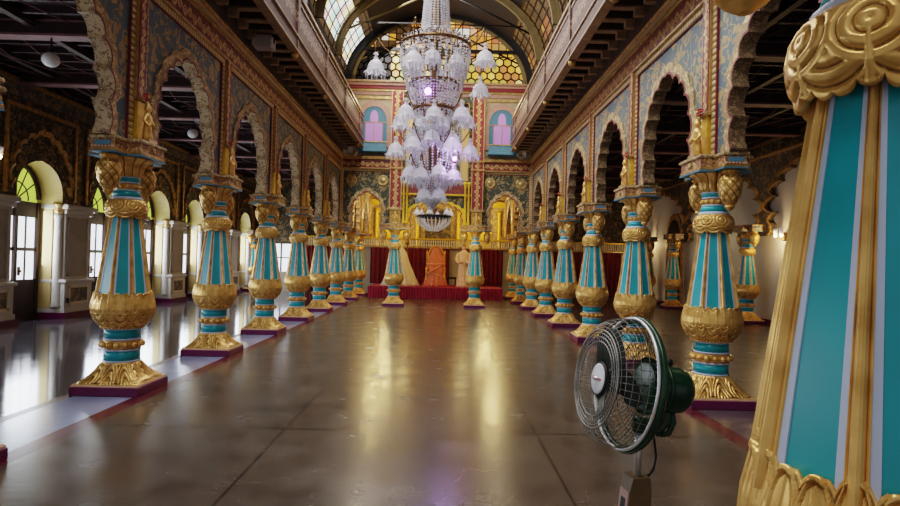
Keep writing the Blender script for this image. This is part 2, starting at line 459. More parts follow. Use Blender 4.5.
def upneck_mb():
    m = MB()
    m.lathe([(.172, 2.232), (.178, 2.26), (.160, 2.275)], 'lilac', 32); m.lathe([(.160, 2.272), (.138, 2.345)], 'teal', 32)
    m.lathe([(.140, 2.343), (.143, 2.352), (.128, 2.362)], 'lilac', 32); m.lathe([(.118, 2.355), (.118, 2.44)], 'gold_col', 24)
    m.lathe([(.132, 2.432), (.138, 2.440), (.134, 2.450)], 'lilac', 32); m.lathe([(.133, 2.448), (.138, 2.497)], 'teal', 32)
    m.lathe([(.140, 2.494), (.146, 2.503), (.130, 2.512)], 'lilac', 32); return m
def cup_mb(q):
    n = 12*max(6, q//3); rows = []
    P = [(.118, 2.505), (.150, 2.525), (.160, 2.56), (.165, 2.60), (.180, 2.645), (.215, 2.685), (.262, 2.708), (.27, 2.722), (.20, 2.724)]
    for i, (r, z) in enumerate(P):
        t = i/(len(P)-1); row = []
        for j in range(n):
            a = 2*pi*j/n; u = sector(a, 12)
            k = 1+.10*(abs(cos(pi*u/2))**.5-.6)*(1 if t < .9 else .5)-.05*max(0, 1-abs(u)/.12)*(.2 < t < .8)
            row.append((r*k*cos(a), r*k*sin(a), z, min(.99, max(0, (abs(cos(pi*u/2))**.6)*1.2-.12-.5*(abs(u) < .12)))))
        rows.append(row)
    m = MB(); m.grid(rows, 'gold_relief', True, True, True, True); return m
def pendant_mb(q):
    P = [(.055, 2.735), (.085, 2.72), (.09, 2.70), (.065, 2.68), (.085, 2.655), (.110, 2.62), (.122, 2.57), (.122, 2.52), (.112, 2.46), (.092, 2.40), (.068, 2.35), (.045, 2.32), (.055, 2.305), (.04, 2.285), (.012, 2.262)]
    n = 48 if q < 60 else 96; k = 5 if q < 60 else 8; Q = []
    for i in range(len(P)-1):
        for j in range(k):
            t = j/k; Q.append((P[i][0]+(P[i+1][0]-P[i][0])*t, P[i][1]+(P[i+1][1]-P[i][1])*t))
    Q.append(P[-1])
    def fn(a, r, z):
        if 2.35 < z < 2.66: r += .013*(1-max(abs((8*a/(2*pi)+z*9) % 1-.5), abs((8*a/(2*pi)-z*9) % 1-.5))*2)**.7 if r > .04 else 0
        else: r += .006*cos(12*a)*(r > .06)
        return r, z
    m = MB(); rows = []
    for r, z in Q:
        row = []
        for j in range(n):
            a = 2*pi*j/n; rr, zz = fn(a, r, z); row.append((rr*cos(a), rr*sin(a), zz, min(.99, max(0, -.25+(rr-r)/.0075)) if 2.35 < z < 2.66 else .8))
        rows.append(row)
    m.grid(rows, 'gold_relief', True, True, True, True); return m
def abacus_mb(ax=('x',)):
    m = MB()
    def blk(x, y, e=0.0):
        m.box(-x-.006, x+.006, -y-.006, y+.006, 2.722+e, 2.740, 'blue'); m.box(-x, x, -y, y, 2.740, 2.775, 'gold_dull', .006)
        m.box(-x+.012, x-.012, -y+.012, y-.012, 2.775, 2.875-e, 'abacus'); m.box(-x-.01, x+.01, -y-.01, y+.01, 2.875-e, 2.918-e, 'archgold', .01)
    blk(.30, .30)
    if 'x' in ax: blk(.55, .135, .004)
    if 'y' in ax: blk(.135, .55, .008)
    # dentils and a blue inset on each arm end
    for s in (-1, 1):
        if 'x' in ax:
            m.box(s*.54, s*.556, -.085, .085, 2.80, 2.85, 'blue')
            for j in range(7): m.box(s*.54, s*.562, -.12+j*.037, -.12+j*.037+.02, 2.776, 2.795, 'peach')
        if 'y' in ax: m.box(-.085, .085, s*.54, s*.556, 2.80, 2.85, 'blue')
    for sx, sy in ((0, 1), (0, -1), (1, 0), (-1, 0)):         # crossed rosette on each side
        for k in range(8):
            a = k*pi/4; c = .17
            p = [(c*1.77*sx+(.04*cos(a))*(sy != 0), c*1.77*sy+(.04*cos(a))*(sx != 0), 2.825+.035*sin(a)), (sx*.302, sy*.302, 2.825)]
            if 'x' in ax and sx: continue
            m.tube(p, .008, 'gold', 5)
    return m
MC = {}
for nm, q in (('hi', 72), ('lo', 36)):
    MC[nm] = dict(bulb=bulb_mb(q).mesh('lotus_bowl'), band=band_mb(q).mesh('shell_band'), base=base_mb(40).mesh('flared_base'), cup=cup_mb(q).mesh('lotus_cup'), pen=pendant_mb(q).mesh('pendant'))
m = MB(); m.box(-.38, .38, -.38, .38, 0, .098, 'purple', .006); MC['plinth'] = m.mesh('plinth')
m = MB(); m.box(-.37, .37, -.37, .37, .097, .122, 'peach', .005); m.box(-.362, .362, -.362, .362, .118, .13, 'gold_col'); MC['pedge'] = m.mesh('plinth_edge')
MC['shaft'] = shaft_mb().mesh('shaft'); MC['rib'] = rib_mb().mesh('rib'); MC['neck'] = neck_mb().mesh('neck')
MC['beads'] = beads_mb(.214, .548, .048, .035, 15, 14).mesh('bead_ring'); MC['ubeads'] = beads_mb(.130, 2.397, .034, .026, 12).mesh('bead_ring'); MC['uneck'] = upneck_mb().mesh('upper_neck')
MC['aba_x'] = abacus_mb(('x',)).mesh('abacus'); MC['aba_xy'] = abacus_mb(('x', 'y')).mesh('abacus')

def column(label, loc, rz, group, res='lo', corner=False, pend=(1, -1)):
    t = thing('lotus_column', label, 'column', loc, rz, group); t['kind'] = 'thing'; h = MC[res]
    p = obj('plinth', MC['plinth'], t); obj('plinth_edge', MC['pedge'], p)
    obj('flared_base', h['base'], t); obj('neck', MC['neck'], t); obj('bead_ring', MC['beads'], t)
    obj('lotus_bowl', h['bulb'], t); obj('shaft', MC['shaft'], t)
    for k in range(8): obj('rib', MC['rib'], t, rz=k*pi/4)
    obj('shell_band', h['band'], t); obj('upper_neck', MC['uneck'], t); obj('bead_ring', MC['ubeads'], t)
    obj('lotus_cup', h['cup'], t); obj('abacus', MC['aba_xy' if corner else 'aba_x'], t)
    for s in pend: obj('pendant', h['pen'], t, (s*.41, 0, 0))
    return t

ORD = ['', 'first', 'second', 'third', 'fourth', 'fifth', 'sixth', 'seventh', 'eighth', 'ninth']
for sx, side in ((-1, 'left'), (1, 'right')):
    for k in range(0, 10):
        if k == 0:
            lab = 'left row column, only its plinth corner showing at the picture edge' if sx < 0 else 'teal and gold column hidden straight behind the huge near column'
        else:
            lab = f'{ORD[k]} fully seen teal and gold column of the {side} nave row from the front'
        column(lab, (sx*HX+(.075 if k == 0 and sx < 0 else 0), Y1+(k-1)*S, 0), pi/2, f'columns of the {side} nave row', corner=(k == 6))
near = column('huge teal and gold column filling the right edge of the picture, close to the fan', (1.360, 1.50, 0), R(-1.5), None, 'hi', pend=())
for o in near.children:
    if o.name.startswith('lotus_bowl'): o.scale = (.945, .945, 1); o.location.z = -.012
for s_ in (-1, 1): obj('pendant', MC['hi']['pen'], near, (s_*.365, 0, -.02)).scale = (1.3, 1.3, 1.0)
column('teal and gold column in front of the cream draped cloth, left of the throne', (-1.445, YE, 0), 0, 'columns of the end arcade')
column('teal and gold column in front of the peach robed figure, right of the throne', (1.445, YE, 0), 0, 'columns of the end arcade')
SIDE = [((9.35, 18.0), 'slim looking teal and gold column beside the white wall and the bright wall lamp'), ((9.35, 23.8), 'far teal and gold column right of the dark pointed doorway in the right aisle'),
        ((9.35, 26.7), 'far teal and gold column left of the dark pointed doorway in the right aisle'),
        ((-10.3, 25.2), 'far teal and gold column seen between the white pier and the second left row column'), ((-9.75, 29.6), 'furthest teal and gold column of the left aisle, behind the second left row column'),
        ((-8.9, 29.6), 'deep left aisle column seen close beside its twin, behind the third left row column')]
for (x, y), lab in SIDE: column(lab, (x, y, 0), pi/2, 'columns of the side aisles')

# ------------------------------------------------------------------ arcades
ZA, ZT = 2.918, 4.86
def arch_curve(hw, zc, zap, nf):
    """right half then mirrored: cusped opening from left foot to right foot in (a, z)"""
    H = [(hw, ZA), (hw-.015, ZA+.02), (hw-.005, ZA+.05), (hw+.03, ZA+.10), (hw+.045, ZA+.16), (hw+.03, ZA+.24), (hw-.01, ZA+.31), (hw-.05, ZA+.355), (hw-.055, ZA+.375), (hw-.01, ZA+.385)]
    a, b = hw, zap-.07-zc
    H[-1] = (hw-.012, zc)
    cus = []
    for i in range(nf+1):
        th = (i/nf)**.94*(pi/2)*(1-.5/nf/1.0*(i == nf)*0)
        cus.append((a*cos(th)**.92, zc+b*sin(th)))
    cus[0] = (hw-.012, zc)
    for i in range(nf):
        (x0, z0), (x1, z1) = cus[i], cus[i+1]
        dx, dz = x1-x0, z1-z0; L = hypot(dx, dz); nx, nz = dz/L, -dx/L
        if i == nf-1: x1, z1 = 0, zap; dx, dz = x1-x0, z1-z0
        for j in range(1, 9):
            t = j/8; k = .31*L*(4*t*(1-t))**.7
            if i == nf-1: k *= .8
            H.append((max(0, x0+dx*t+nx*k), z0+dz*t+nz*k))
    H[-1] = (0, zap)
    return [(-x, z) for x, z in H]+[(x, z) for x, z in reversed(H[:-1])]
def offset(Cv, d, c=None, wave=0.0):
    out = []; n = len(Cv)
    for i, (x, z) in enumerate(Cv):
        if z < ZA+.37: px = x+(d if x > 0 else -d); out.append((px, z)); continue
        cz = ZA+.42; L = hypot(x, z-cz) or 1; q = d+wave*abs(sin(i*.785))
        s_ = 1 if x > 0 else -1
        kx = x/L if L > .05 else 0; kz = (z-cz)/L
        out.append((x+kx*q, z+kz*q))
    # smooth so that the border reads as a fuller outline than the cusps
    for _ in range(2):
        out = [out[0]]+[((out[i-1][0]+2*out[i][0]+out[i+1][0])/4, (out[i-1][1]+2*out[i][1]+out[i+1][1])/4) for i in range(1, n-1)]+[out[-1]]
    out[0] = (out[0][0], ZA); out[-1] = (out[-1][0], ZA)
    return out
def bay_meshes(W, hw, zap, nf, zt=ZT, zc=3.28, pan='floral', bor='archgold', bw=.125, sof='diaper'):
    cv = arch_curve(hw, zc, zap, nf); ob = offset(cv, bw, wave=.02); mid = [((a[0]*.35+b[0]*.65), (a[1]*.35+b[1]*.65)) for a, b in zip(cv, ob)]
    d = {}
    m = MB(); n = len(mid); h = n//2                           # wall panel split at the crown
    L = [(-W/2, ZA), (-W/2, zt), (0, zt)]+[mid[i] for i in range(h, -1, -1)]
    Rr = [(W/2, ZA)]+[mid[i] for i in range(n-1, h-1, -1)]+[(0, zt), (W/2, zt)]
    m.poly(L, -.06, .06, pan); m.poly(Rr, -.06, .06, pan); d['panel'] = m.mesh('wall_panel')
    m = MB(); m.strip(cv, ob, -.083, .083, bor); d['border'] = m.mesh('arch_border')
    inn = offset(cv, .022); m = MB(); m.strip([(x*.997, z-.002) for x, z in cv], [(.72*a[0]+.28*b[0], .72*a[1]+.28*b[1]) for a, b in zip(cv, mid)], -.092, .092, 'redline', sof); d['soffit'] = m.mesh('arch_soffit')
    m = MB()
    for s in (-1, 1):
        m.box(s*(W/2-.10), s*(W/2-.19), -.095, .095, ZA, zt-.09, 'bead_v', .008)
        m.box(s*(W/2-.19), s*(W/2-.205), -.085, .085, ZA, zt-.09, 'redline')
    m.box(-W/2+.10, W/2-.10, -.098, .098, zt-.09, zt, 'bead_h', .008); m.box(-W/2+.19, W/2-.19, -.085, .085, zt-.106, zt-.09, 'redline')
    d['frame'] = m.mesh('panel_frame')
    return d
def pilaster_mesh(w=.085, z1=4.86, mt='scroll_v'):
    m = MB(); m.box(-w, w, -.135, .135, 3.46, z1, mt)
    for s in (-1, 1): m.box(s*w, s*(w+.018), -.125, .125, 3.46, z1, 'gold_dull')
    m.box(-w-.035, w+.035, -.165, .165, 3.42, 3.47, 'gold', .01)
    m.box(-.075, .075, -.13, .13, ZA, 3.42, 'gold_hot', .01)
    m.box(-.10, .10, -.15, .15, ZA, ZA+.05, 'gold', .01)
    return m.mesh('pilaster')
BAYS = {-1: bay_meshes(S, S/2-.585, 4.34, 5, bw=.15), 1: bay_meshes(S, S/2-.585, 4.34, 5, bw=.15, sof='diaper_shaded')}
PIL = pilaster_mesh()
for sx, side in ((-1, 'left'), (1, 'right')):
    root = sroot(f'arcade_{side}', f'cusped arcade with blue flowered panels above the {side} nave row of columns', (sx*HX, 0, 0), pi/2)
    for k in range(-1, 10):
        y = Y1+(k-1)*S
        if k < 9:
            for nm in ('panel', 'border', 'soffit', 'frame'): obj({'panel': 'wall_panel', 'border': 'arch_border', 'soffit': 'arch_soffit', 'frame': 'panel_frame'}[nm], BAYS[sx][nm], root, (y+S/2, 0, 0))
        obj('pilaster', PIL, root, (y, 0, 0))
    y0, y1 = Y1-2*S-.3, YE-.16
    m = MB(); m.box(y0, y1, -.11, .11, 4.86, 5.20, 'scroll_h'); obj('frieze', m, root)
    m = MB(); m.box(y0, y1, -.14, .14, 4.845, 4.885, 'gold', .012); m.box(y0, y1, -.14, .14, 5.16, 5.20, 'gold_dull'); m.box(y0, y1, -.18, .18, 5.20, 5.27, 'bead_h'); m.box(y0, y1, -.22, .22, 5.27, 5.33, 'gold_dull', .015)
    obj('cornice', m, root)

# end arcade: two narrow bays and a wide one
root = sroot('arcade_end', 'tall end wall with three cusped arches facing down the nave', (0, YE, 0))
wS = HX-1.445
SB = bay_meshes(wS, wS/2-.55, 4.02, 4, pan='floral_d', bor='archgold', bw=.14)
CB = bay_meshes(S-.01, S/2-.55, 3.68, 5, zt=3.98, pan='floral_d', bor='archhot', bw=.16)
for x in (-(1.445+HX)/2, (1.445+HX)/2):
    for nm, nn in (('panel', 'wall_panel'), ('border', 'arch_border'), ('soffit', 'arch_soffit'), ('frame', 'panel_frame')): obj(nn, SB[nm], root, (x, 0, 0))
    m = MB()                                                    # gilt roundels over the arch
    for dx in (-.56, .56):
        m.lathe([(.20, 0), (.20, .02), (.16, .035), (.13, .015), (.08, .04), (.01, .05)], 'gold', 24)
        n0 = len(m.V)//2 if dx > 0 else 0
        for i in range(n0, len(m.V)): v = m.V[i]; m.V[i] = (x+dx+v[0], -.06-v[2], 4.45+v[1])
    obj('roundel', m, root)
for nm, nn in (('panel', 'wall_panel'), ('border', 'arch_border'), ('soffit', 'arch_soffit')): obj(nn, CB[nm], root)
m = MB(); m.box(-1.25, 1.25, -.17, .17, 3.98, 4.42, 'scroll_h'); m.box(-1.27, 1.27, -.2, .2, 3.96, 4.02, 'gold_hot', .01); m.box(-1.27, 1.27, -.2, .2, 4.38, 4.44, 'gold_hot', .01); obj('inner_frieze', m, root)
for s in (-1, 1):
    m = MB(); m.box(-.21, .21, -.24, .20, 3.46, 7.62, 'scroll_v2'); m.box(-.26, .26, -.28, .22, 3.40, 3.48, 'gold', .012); m.box(-.25, .25, -.27, .22, 4.86, 4.92, 'gold_dull'); m.box(-.25, .25, -.27, .22, 5.16, 5.22, 'gold_dull')
    m.box(-.19, .19, -.22, .20, ZA, 3.42, 'gold_dull', .01); obj('pilaster', m, root, (s*1.445, 0, 0))
    m = MB()                                                    # slim gilt colonettes
    for dx in (1.03, 1.15): m.lathe([(.06, 2.93), (.06, 3.0), (.04, 3.05), (.036, 4.2), (.055, 4.3), (.07, 4.36), (.07, 4.44)], 'gold_hot', 14, (s*dx, -.23, 0))
    obj('colonette', m, root)
    m = MB(); a, b = sorted((s*1.66, s*3.34)); m.box(a, b, -.16, .16, 4.86, 5.20, 'scroll_h'); m.box(a, b, -.2, .2, 4.845, 4.885, 'gold', .01); m.box(a, b, -.23, .2, 5.18, 5.30, 'gold_dull', .015); obj('frieze', m, root)
    m = MB(); m.box(s*3.34, s*3.46, -.2, .2, 3.0, 5.3, 'bead_v'); obj('corner_strip', m, root)
# central upper panel
m = MB(); m.box(-1.24, 1.24, -.10, .12, 4.44, 7.62, 'floral_d'); obj('upper_panel', m, root)
m = MB()
for s in (-1, 1):
    m.box(s*.86, s*1.08, -.17, -.08, 4.5, 7.25, 'scroll_v2'); m.box(s*.82, s*.86, -.18, -.08, 4.5, 7.05, 'gold'); m.box(s*1.08, s*1.12, -.18, -.08, 4.5, 7.29, 'gold')
m.box(-1.08, 1.08, -.17, -.085, 7.05, 7.25, 'scroll_h'); m.box(-.86, .86, -.18, -.08, 7.01, 7.05, 'gold'); m.box(-1.12, 1.12, -.18, -.08, 7.25, 7.29, 'gold'); obj('upper_frame', m, root)
def pointed(w, z0, zs, za, n=10):
    P = [(-w, z0), (-w, zs)]
    for i in range(1, n): a = pi/2*i/n; P.append((-w*cos(a)**.85, zs+(za-zs)*sin(a)**1.15))
    P.append((0, za)); return P+[(-x, z) for x, z in reversed(P[:-1])]
m = MB(); m.poly(pointed(.58, 4.9, 5.9, 6.75), -.12, -.135, 'gold_hot'); m.poly(pointed(.48, 4.9, 5.85, 6.55), -.13, -.15, 'gold_dull'); m.poly(pointed(.40, 4.9, 5.8, 6.42), -.14, -.155, 'wood'); obj('blind_niche', m, root)
# upper side walls with arched windows
for s, n_ in ((-1, 2), (1, 3)):
    a, b = sorted((s*1.66, s*3.9)); m = MB(); m.box(a, b, -.08, .12, 5.30, 7.62, 'tanwall'); obj('upper_wall', m, root)
    cx = s*2.28
    m = MB(); fr = pointed(.62, 5.62, 6.6, 7.28); inn = pointed(.46, 5.75, 6.55, 7.08)
    k = len(fr); V = [(cx+x, -.15, z) for x, z in fr]+[(cx+x, -.15, z) for x, z in inn]+[(cx+x, -.07, z) for x, z in fr]+[(cx+x, -.07, z) for x, z in inn]
    F = []
    for i in range(k):
        j = (i+1) % k; F += [(i, j, k+j, k+i), (i, 2*k+i, 2*k+j, j), (k+i, k+j, 3*k+j, 3*k+i)]
    m.add(V, F, 'dustypink'); m.box(cx-.72, cx-.64, -.14, -.07, 5.5, 7.42, 'gold'); m.box(cx+.64, cx+.72, -.14, -.07, 5.5, 7.42, 'gold'); m.box(cx-.72, cx+.72, -.14, -.07, 7.36, 7.44, 'gold')
    m.box(cx-.74, cx-.9, -.12, -.07, 5.4, 7.5, 'cream_d'); m.box(cx+.74, cx+.9, -.12, -.07, 5.4, 7.5, 'cream_d')
    w = sroot(f'window_{n_}', f'{"left" if s < 0 else "right"} upper arched window with lilac and teal leaded glass', (0, YE, 0)); obj('frame', m, w)
    m = MB(); m.poly(pointed(.46, 5.75, 6.55, 7.08), -.085, -.095, 'blueglass', f=lambda a_, t, z: (cx+a_, t, z)); obj('pane', m, w)
    m = MB(); m.box(cx-.30, cx+.30, -.11, -.095, 5.78, 6.5, 'lilacglass'); m.poly(pointed(.14, 6.5, 6.7, 6.95), -.10, -.11, 'lilacglass', f=lambda a_, t, z: (cx+a_, t, z)); obj('pane', m, w)
    m = MB(); m.box(cx-.32, cx-.29, -.13, -.09, 5.75, 6.55, 'dustypink'); m.box(cx+.29, cx+.32, -.13, -.09, 5.75, 6.55, 'dustypink'); m.box(cx-.46, cx+.46, -.13, -.09, 6.5, 6.54, 'dustypink'); m.box(cx-.015, cx+.015, -.125, -.09, 5.75, 6.5, 'dustypink'); obj('mullion', m, w)
    m = MB(); m.box(cx-.5, cx+.5, -.45, -.1, 5.42, 5.50, 'blue', .01); m.box(cx-.48, cx+.48, -.44, -.40, 5.50, 5.74, 'blue'); m.box(cx-.52, cx+.52, -.46, -.38, 5.74, 5.78, 'gold'); obj('balcony', m, w)
m = MB(); m.box(-4, 4, -.18, .14, 7.62, 7.70, 'gold', .01); m.box(-4, 4, -.14, .14, 7.28+.22, 7.62, 'dustypink'); m.box(-4, 4, -.24, .14, 7.70, 7.80, 'redline'); m.box(-4, 4, -.30, .14, 7.80, 7.90, 'dustypink', .01); m.box(-4, 4, -.36, .14, 7.90, 7.97, 'wood_l', .01); obj('entablature', m, root)

# ------------------------------------------------------------------ galleries
for sx, side in ((-1, 'left'), (1, 'right')):
    root = sroot(f'gallery_{side}', f'overhanging timber gallery with carved parapet along the {side} side of the nave')
    y0, y1 = -2.0, YE-.5
    X = lambda v: sx*v
    m = MB(); m.box(X(2.66), X(4.6), y0, y1, 5.80, 5.86, 'wood'); m.box(X(3.28), X(3.6), y0, y1, 5.33, 5.80, 'wood'); obj('deck', m, root)
    m = MB(); n = int((y1-y0)/.48)
    for i in range(n+1):
        y = y0+.24+i*.48; m.box(X(2.70), X(3.30), y-.06, y+.06, 5.60, 5.80, 'wood'); m.box(X(2.70), X(3.30), y-.07, y+.07, 5.575, 5.602, 'wood_l')
        m.box(X(3.12), X(3.30), y-.05, y+.05, 5.46, 5.6, 'wood_l')
    o = obj('joists', m, root)
    m = MB(); m.box(X(2.60), X(2.72), y0, y1, 5.55, 5.82, 'parapet'); m.box(X(2.57), X(2.74), y0, y1, 5.52, 5.57, 'wood_l', .01); m.box(X(2.57), X(2.73), y0, y1, 5.80, 5.85, 'wood_l', .01); obj('fascia', m, root)
    m = MB(); m.box(X(2.62), X(2.69), y0, y1, 5.85, 6.62, 'parapet'); obj('parapet', m, root)
    m = MB(); m.box(X(2.58), X(2.73), y0, y1, 6.62, 6.70, 'wood_l', .012); m.box(X(2.60), X(2.71), y0, y1, 6.50, 6.535, 'wood_l'); obj('handrail', m, root)
    for k in range(-1, 6):
        y = Y1+(k-1)*S+S/2; m = MB(); m.box(X(2.585), X(2.725), y-.07, y+.07, 5.52, 6.68, 'parapet', .01); m.lathe([(.05, 5.42), (.075, 5.47), (.07, 5.53)], 'gold_dull', 12, (X(2.655), y, 0)); obj('post', m, root)
    m = MB(); m.box(X(4.6), X(4.75), y0, YE+.1, 5.8, 8.0, 'ornate_d'); m.box(X(3.3), X(4.75), y0, YE, 7.9, 8.0, 'wood'); obj('clerestory_wall', m, root)

# ------------------------------------------------------------------ glazed vault and end lunette
VZ, VW, VH = 7.95, 3.35, 2.55
def vp(al, k=1.0): return (k*VW*cos(al), VZ+k*VH*sin(al))
root = sroot('ceiling_vault', 'iron ribbed barrel vault with stained glass strips over the nave')
def col_attr(o, cols):
    at = o.data.color_attributes.new('pane', 'FLOAT_COLOR', 'CORNER'); i = 0
    for p, c in zip(o.data.polygons, cols):
        for _ in p.loop_indices: at.data[i].color = (*c, 1); i += 1
PALE = [(.85, .92, .85), (.95, .95, .9), (.55, .8, .75), (.9, .8, .4), (.8, .5, .5), (.95, .92, .8), (.9, .95, .98)]
AMB = [(.9, .40, .06), (1, .56, .14), (.75, .28, .05), (.95, .62, .25), (.6, .16, .07), (.9, .48, .3), (.5, .28, .08)]
HEXC = [(.9, .50, .06), (1, .66, .14), (.62, .46, .07), (.72, .36, .05), (.45, .45, .10), (.55, .20, .06), (1, .76, .30)]
for s in (1, -1):
    m = MB(); cols = []
    ys = [-2+i*.36 for i in range(int((YE+1.8)/.36)+1)]; al = [R(6+i*5.2) for i in range(10)]
    for i in range(len(ys)-1):
        for j in range(len(al)-1):
            P = [vp(al[j]), vp(al[j+1])]
            m.add([(s*P[0][0], ys[i], P[0][1]), (s*P[1][0], ys[i], P[1][1]), (s*P[1][0], ys[i+1], P[1][1]), (s*P[0][0], ys[i+1], P[0][1])], [(0, 1, 2, 3)], 'pane')
            c = random.choice(PALE if s < 0 else AMB); k = (1.9 if 0 < j < 6 and (i//5) % 4 != 1 else .03) if s < 0 else (.4 if j in (1, 2) and (i//3) % 3 == 0 else .012); cols.append(tuple(v*k for v in c))
    o = obj('glass_strip', m, root); col_attr(o, cols)
    m = MB()
    for y in ys[::2]: m.tube([(s*vp(a, .995)[0], y, vp(a, .995)[1]) for a in al], .016, 'iron', 4)
    for a in al: m.tube([(s*vp(a, .995)[0], ys[0], vp(a, .995)[1]), (s*vp(a, .995)[0], ys[-1], vp(a, .995)[1])], .016, 'iron', 4)
    obj('glazing_bars', m, root)
rows = [[(vp(R(40+i*8))[0]*.985, y, vp(R(40+i*8))[1]-.03) for i in range(13)] for y in (-2, YE)]
m = MB(); m.grid(rows, 'darkdoor', False); obj('crown_roof', m, root)
y = Y1-S
while y < YE+.1:
    m = MB(); P = [vp(R(i*7.5), .955) for i in range(25)]; Q = [vp(R(i*7.5), .90) for i in range(25)]
    m.strip(P, Q, y-.05, y+.05, 'iron_l'); m.strip([vp(R(i*7.5), .97) for i in range(25)], P, y-.09, y+.09, 'iron_l'); obj('rib', m, root)
    m = MB(); zt = VZ+.95
    m.tube([(-2.9, y, zt-.15), (0, y, zt+1.2)], .035, 'iron_l', 6); m.tube([(2.9, y, zt-.15), (0, y, zt+1.2)], .035, 'iron', 6); m.tube([(-2.6, y, zt+.1), (2.6, y, zt+.1)], .02, 'iron', 6)
    obj('tie_brace', m, root)
    y += S
# lunette window
w = sroot('window_1', 'half round stained glass window with amber hexagon panes above the end wall', (0, YE, 0))
def inside(x, z, k=1.0): return (x/(VW*k))**2+((z-VZ)/(VH*k))**2 < 1
ZTR = VZ+1.22
m = MB(); cols = []; bars = MB(); rh = .165
for r_ in range(6):
    for c_ in range(-13, 14):
        cx = c_*rh*1.732+(r_ % 2)*rh*.866; cz = VZ+.12+r_*rh*1.5
        if not inside(cx, cz, .98) or cz > ZTR: continue
        P = [(cx+rh*cos(R(30+60*i)), cz+rh*sin(R(30+60*i))) for i in range(6)]
        if cx > -1.75:
            m.add([(x, 0, z) for x, z in P], [tuple(range(6))], 'pane'); cols.append(random.choice(HEXC))
        bars.tube([(x, -.02, z) for x, z in P], .032, 'iron', 5, closed=True)
o = obj('hexagon_panes', m, w); col_attr(o, cols); obj('lead_lattice', bars, w)
m = MB(); cols = []; bars = MB()
nx = 22
for i in range(nx):
    for j in range(5):
        x0, x1 = -2.9+5.8*i/nx, -2.9+5.8*(i+1)/nx; z0, z1 = ZTR+.06+j*.26, ZTR+.06+(j+1)*.26
        if not (inside((x0+x1)/2, z1, 1.0)): continue
        k = .16*(abs(x0+x1)/2)/2.9*(j+1); g = 1 if x0+x1 > 0 else -1
        m.add([(x0+g*0, 0, z0), (x1, 0, z0), (x1, 0, z1), (x0, 0, z1)], [(0, 1, 2, 3)], 'pane')
        cc = random.choice(AMB)
        if i in (13, 14) and j < 3 or i in (2, 3) and j > 0: cc = (1, .95, .88)
        if (x0+x1)/2 < -.2 and random.random() < (.75 if j < 3 else .35): cc = (.03, .02, .015)
        cols.append(cc)
for i in range(nx+1): x = -2.9+5.8*i/nx; zz = VZ+VH*max(0, 1-(x/VW)**2)**.5; bars.tube([(x, -.02, ZTR), (x, -.02, max(zz, ZTR+.02))], .016, 'iron', 4)
for j in range(1, 5): bars.tube([(-2.8, -.02, ZTR+.06+j*.26), (2.8, -.02, ZTR+.06+j*.26)], .012, 'iron', 4)
for a in range(-60, 61, 20): bars.tube([(0, -.05, ZTR-.2), (2.8*sin(R(a)), -.05, ZTR+1.35*cos(R(a)))], .022, 'iron', 4)
o = obj('amber_panes', m, w); col_attr(o, cols); obj('lead_lattice', bars, w)
m = MB(); m.box(-2.95, 2.95, -.12, .08, ZTR-.06, ZTR+.05, 'iron'); m.box(-3.3, 3.3, -.12, .08, VZ-.05, VZ+.06, 'iron')
m.strip([vp(R(i*6), 1.02) for i in range(31)], [vp(R(i*6), .94) for i in range(31)], -.14, .1, 'iron')
m.box(-3.1, -1.75, -.01, .03, VZ, ZTR-.06, 'darkdoor'); obj('window_frame', m, w)
m = MB(); P = [vp(R(i*6), 1.0) for i in range(31)]
for s in (-1, 1): m.poly([(s*4.8, 7.9), (s*4.8, 10.9), (0, 10.9)]+[vp(R(90-s*(90-i*6)) if s > 0 else R(90+90-i*6), 1.01) for i in range(15, -1, -1)], .02, .12, 'wood')
obj('gable', m, w)

# ------------------------------------------------------------------ floors
m = MB(); m.box(-2.99, 2.99, -4, 34, -.1, 0, 'floor'); struct('floor', m, 'polished brown granite floor of the nave')
for sx, nm in ((-1, 'left'), (1, 'right')):
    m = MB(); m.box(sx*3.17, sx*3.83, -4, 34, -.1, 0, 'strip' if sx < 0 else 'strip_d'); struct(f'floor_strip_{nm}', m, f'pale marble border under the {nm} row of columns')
    m = MB(); m.box(sx*2.99, sx*3.17, -4, 34, -.1, .0005, 'band'); struct(f'trim_{1 if sx < 0 else 2}', m, f'dark red inlay band beside the {nm} row of columns')
    m = MB(); m.box(sx*3.83, sx*3.95, -4, 34, -.1, .0005, 'band'); struct(f'trim_{3 if sx < 0 else 4}', m, f'dark red inlay band on the aisle side of the {nm} row of columns')
    m = MB(); m.box(sx*3.95, sx*11.6, -4, 34, -.1, 0, 'aisle' if sx < 0 else 'floor'); struct(f'floor_{nm}', m, f'polished marble floor of the {nm} aisle')
m = MB(); m.box(-2.99, 2.99, 21.2, 21.3, -.05, .0008, 'strip'); struct('trim_5', m, 'pale line crossing the nave floor before the platform')

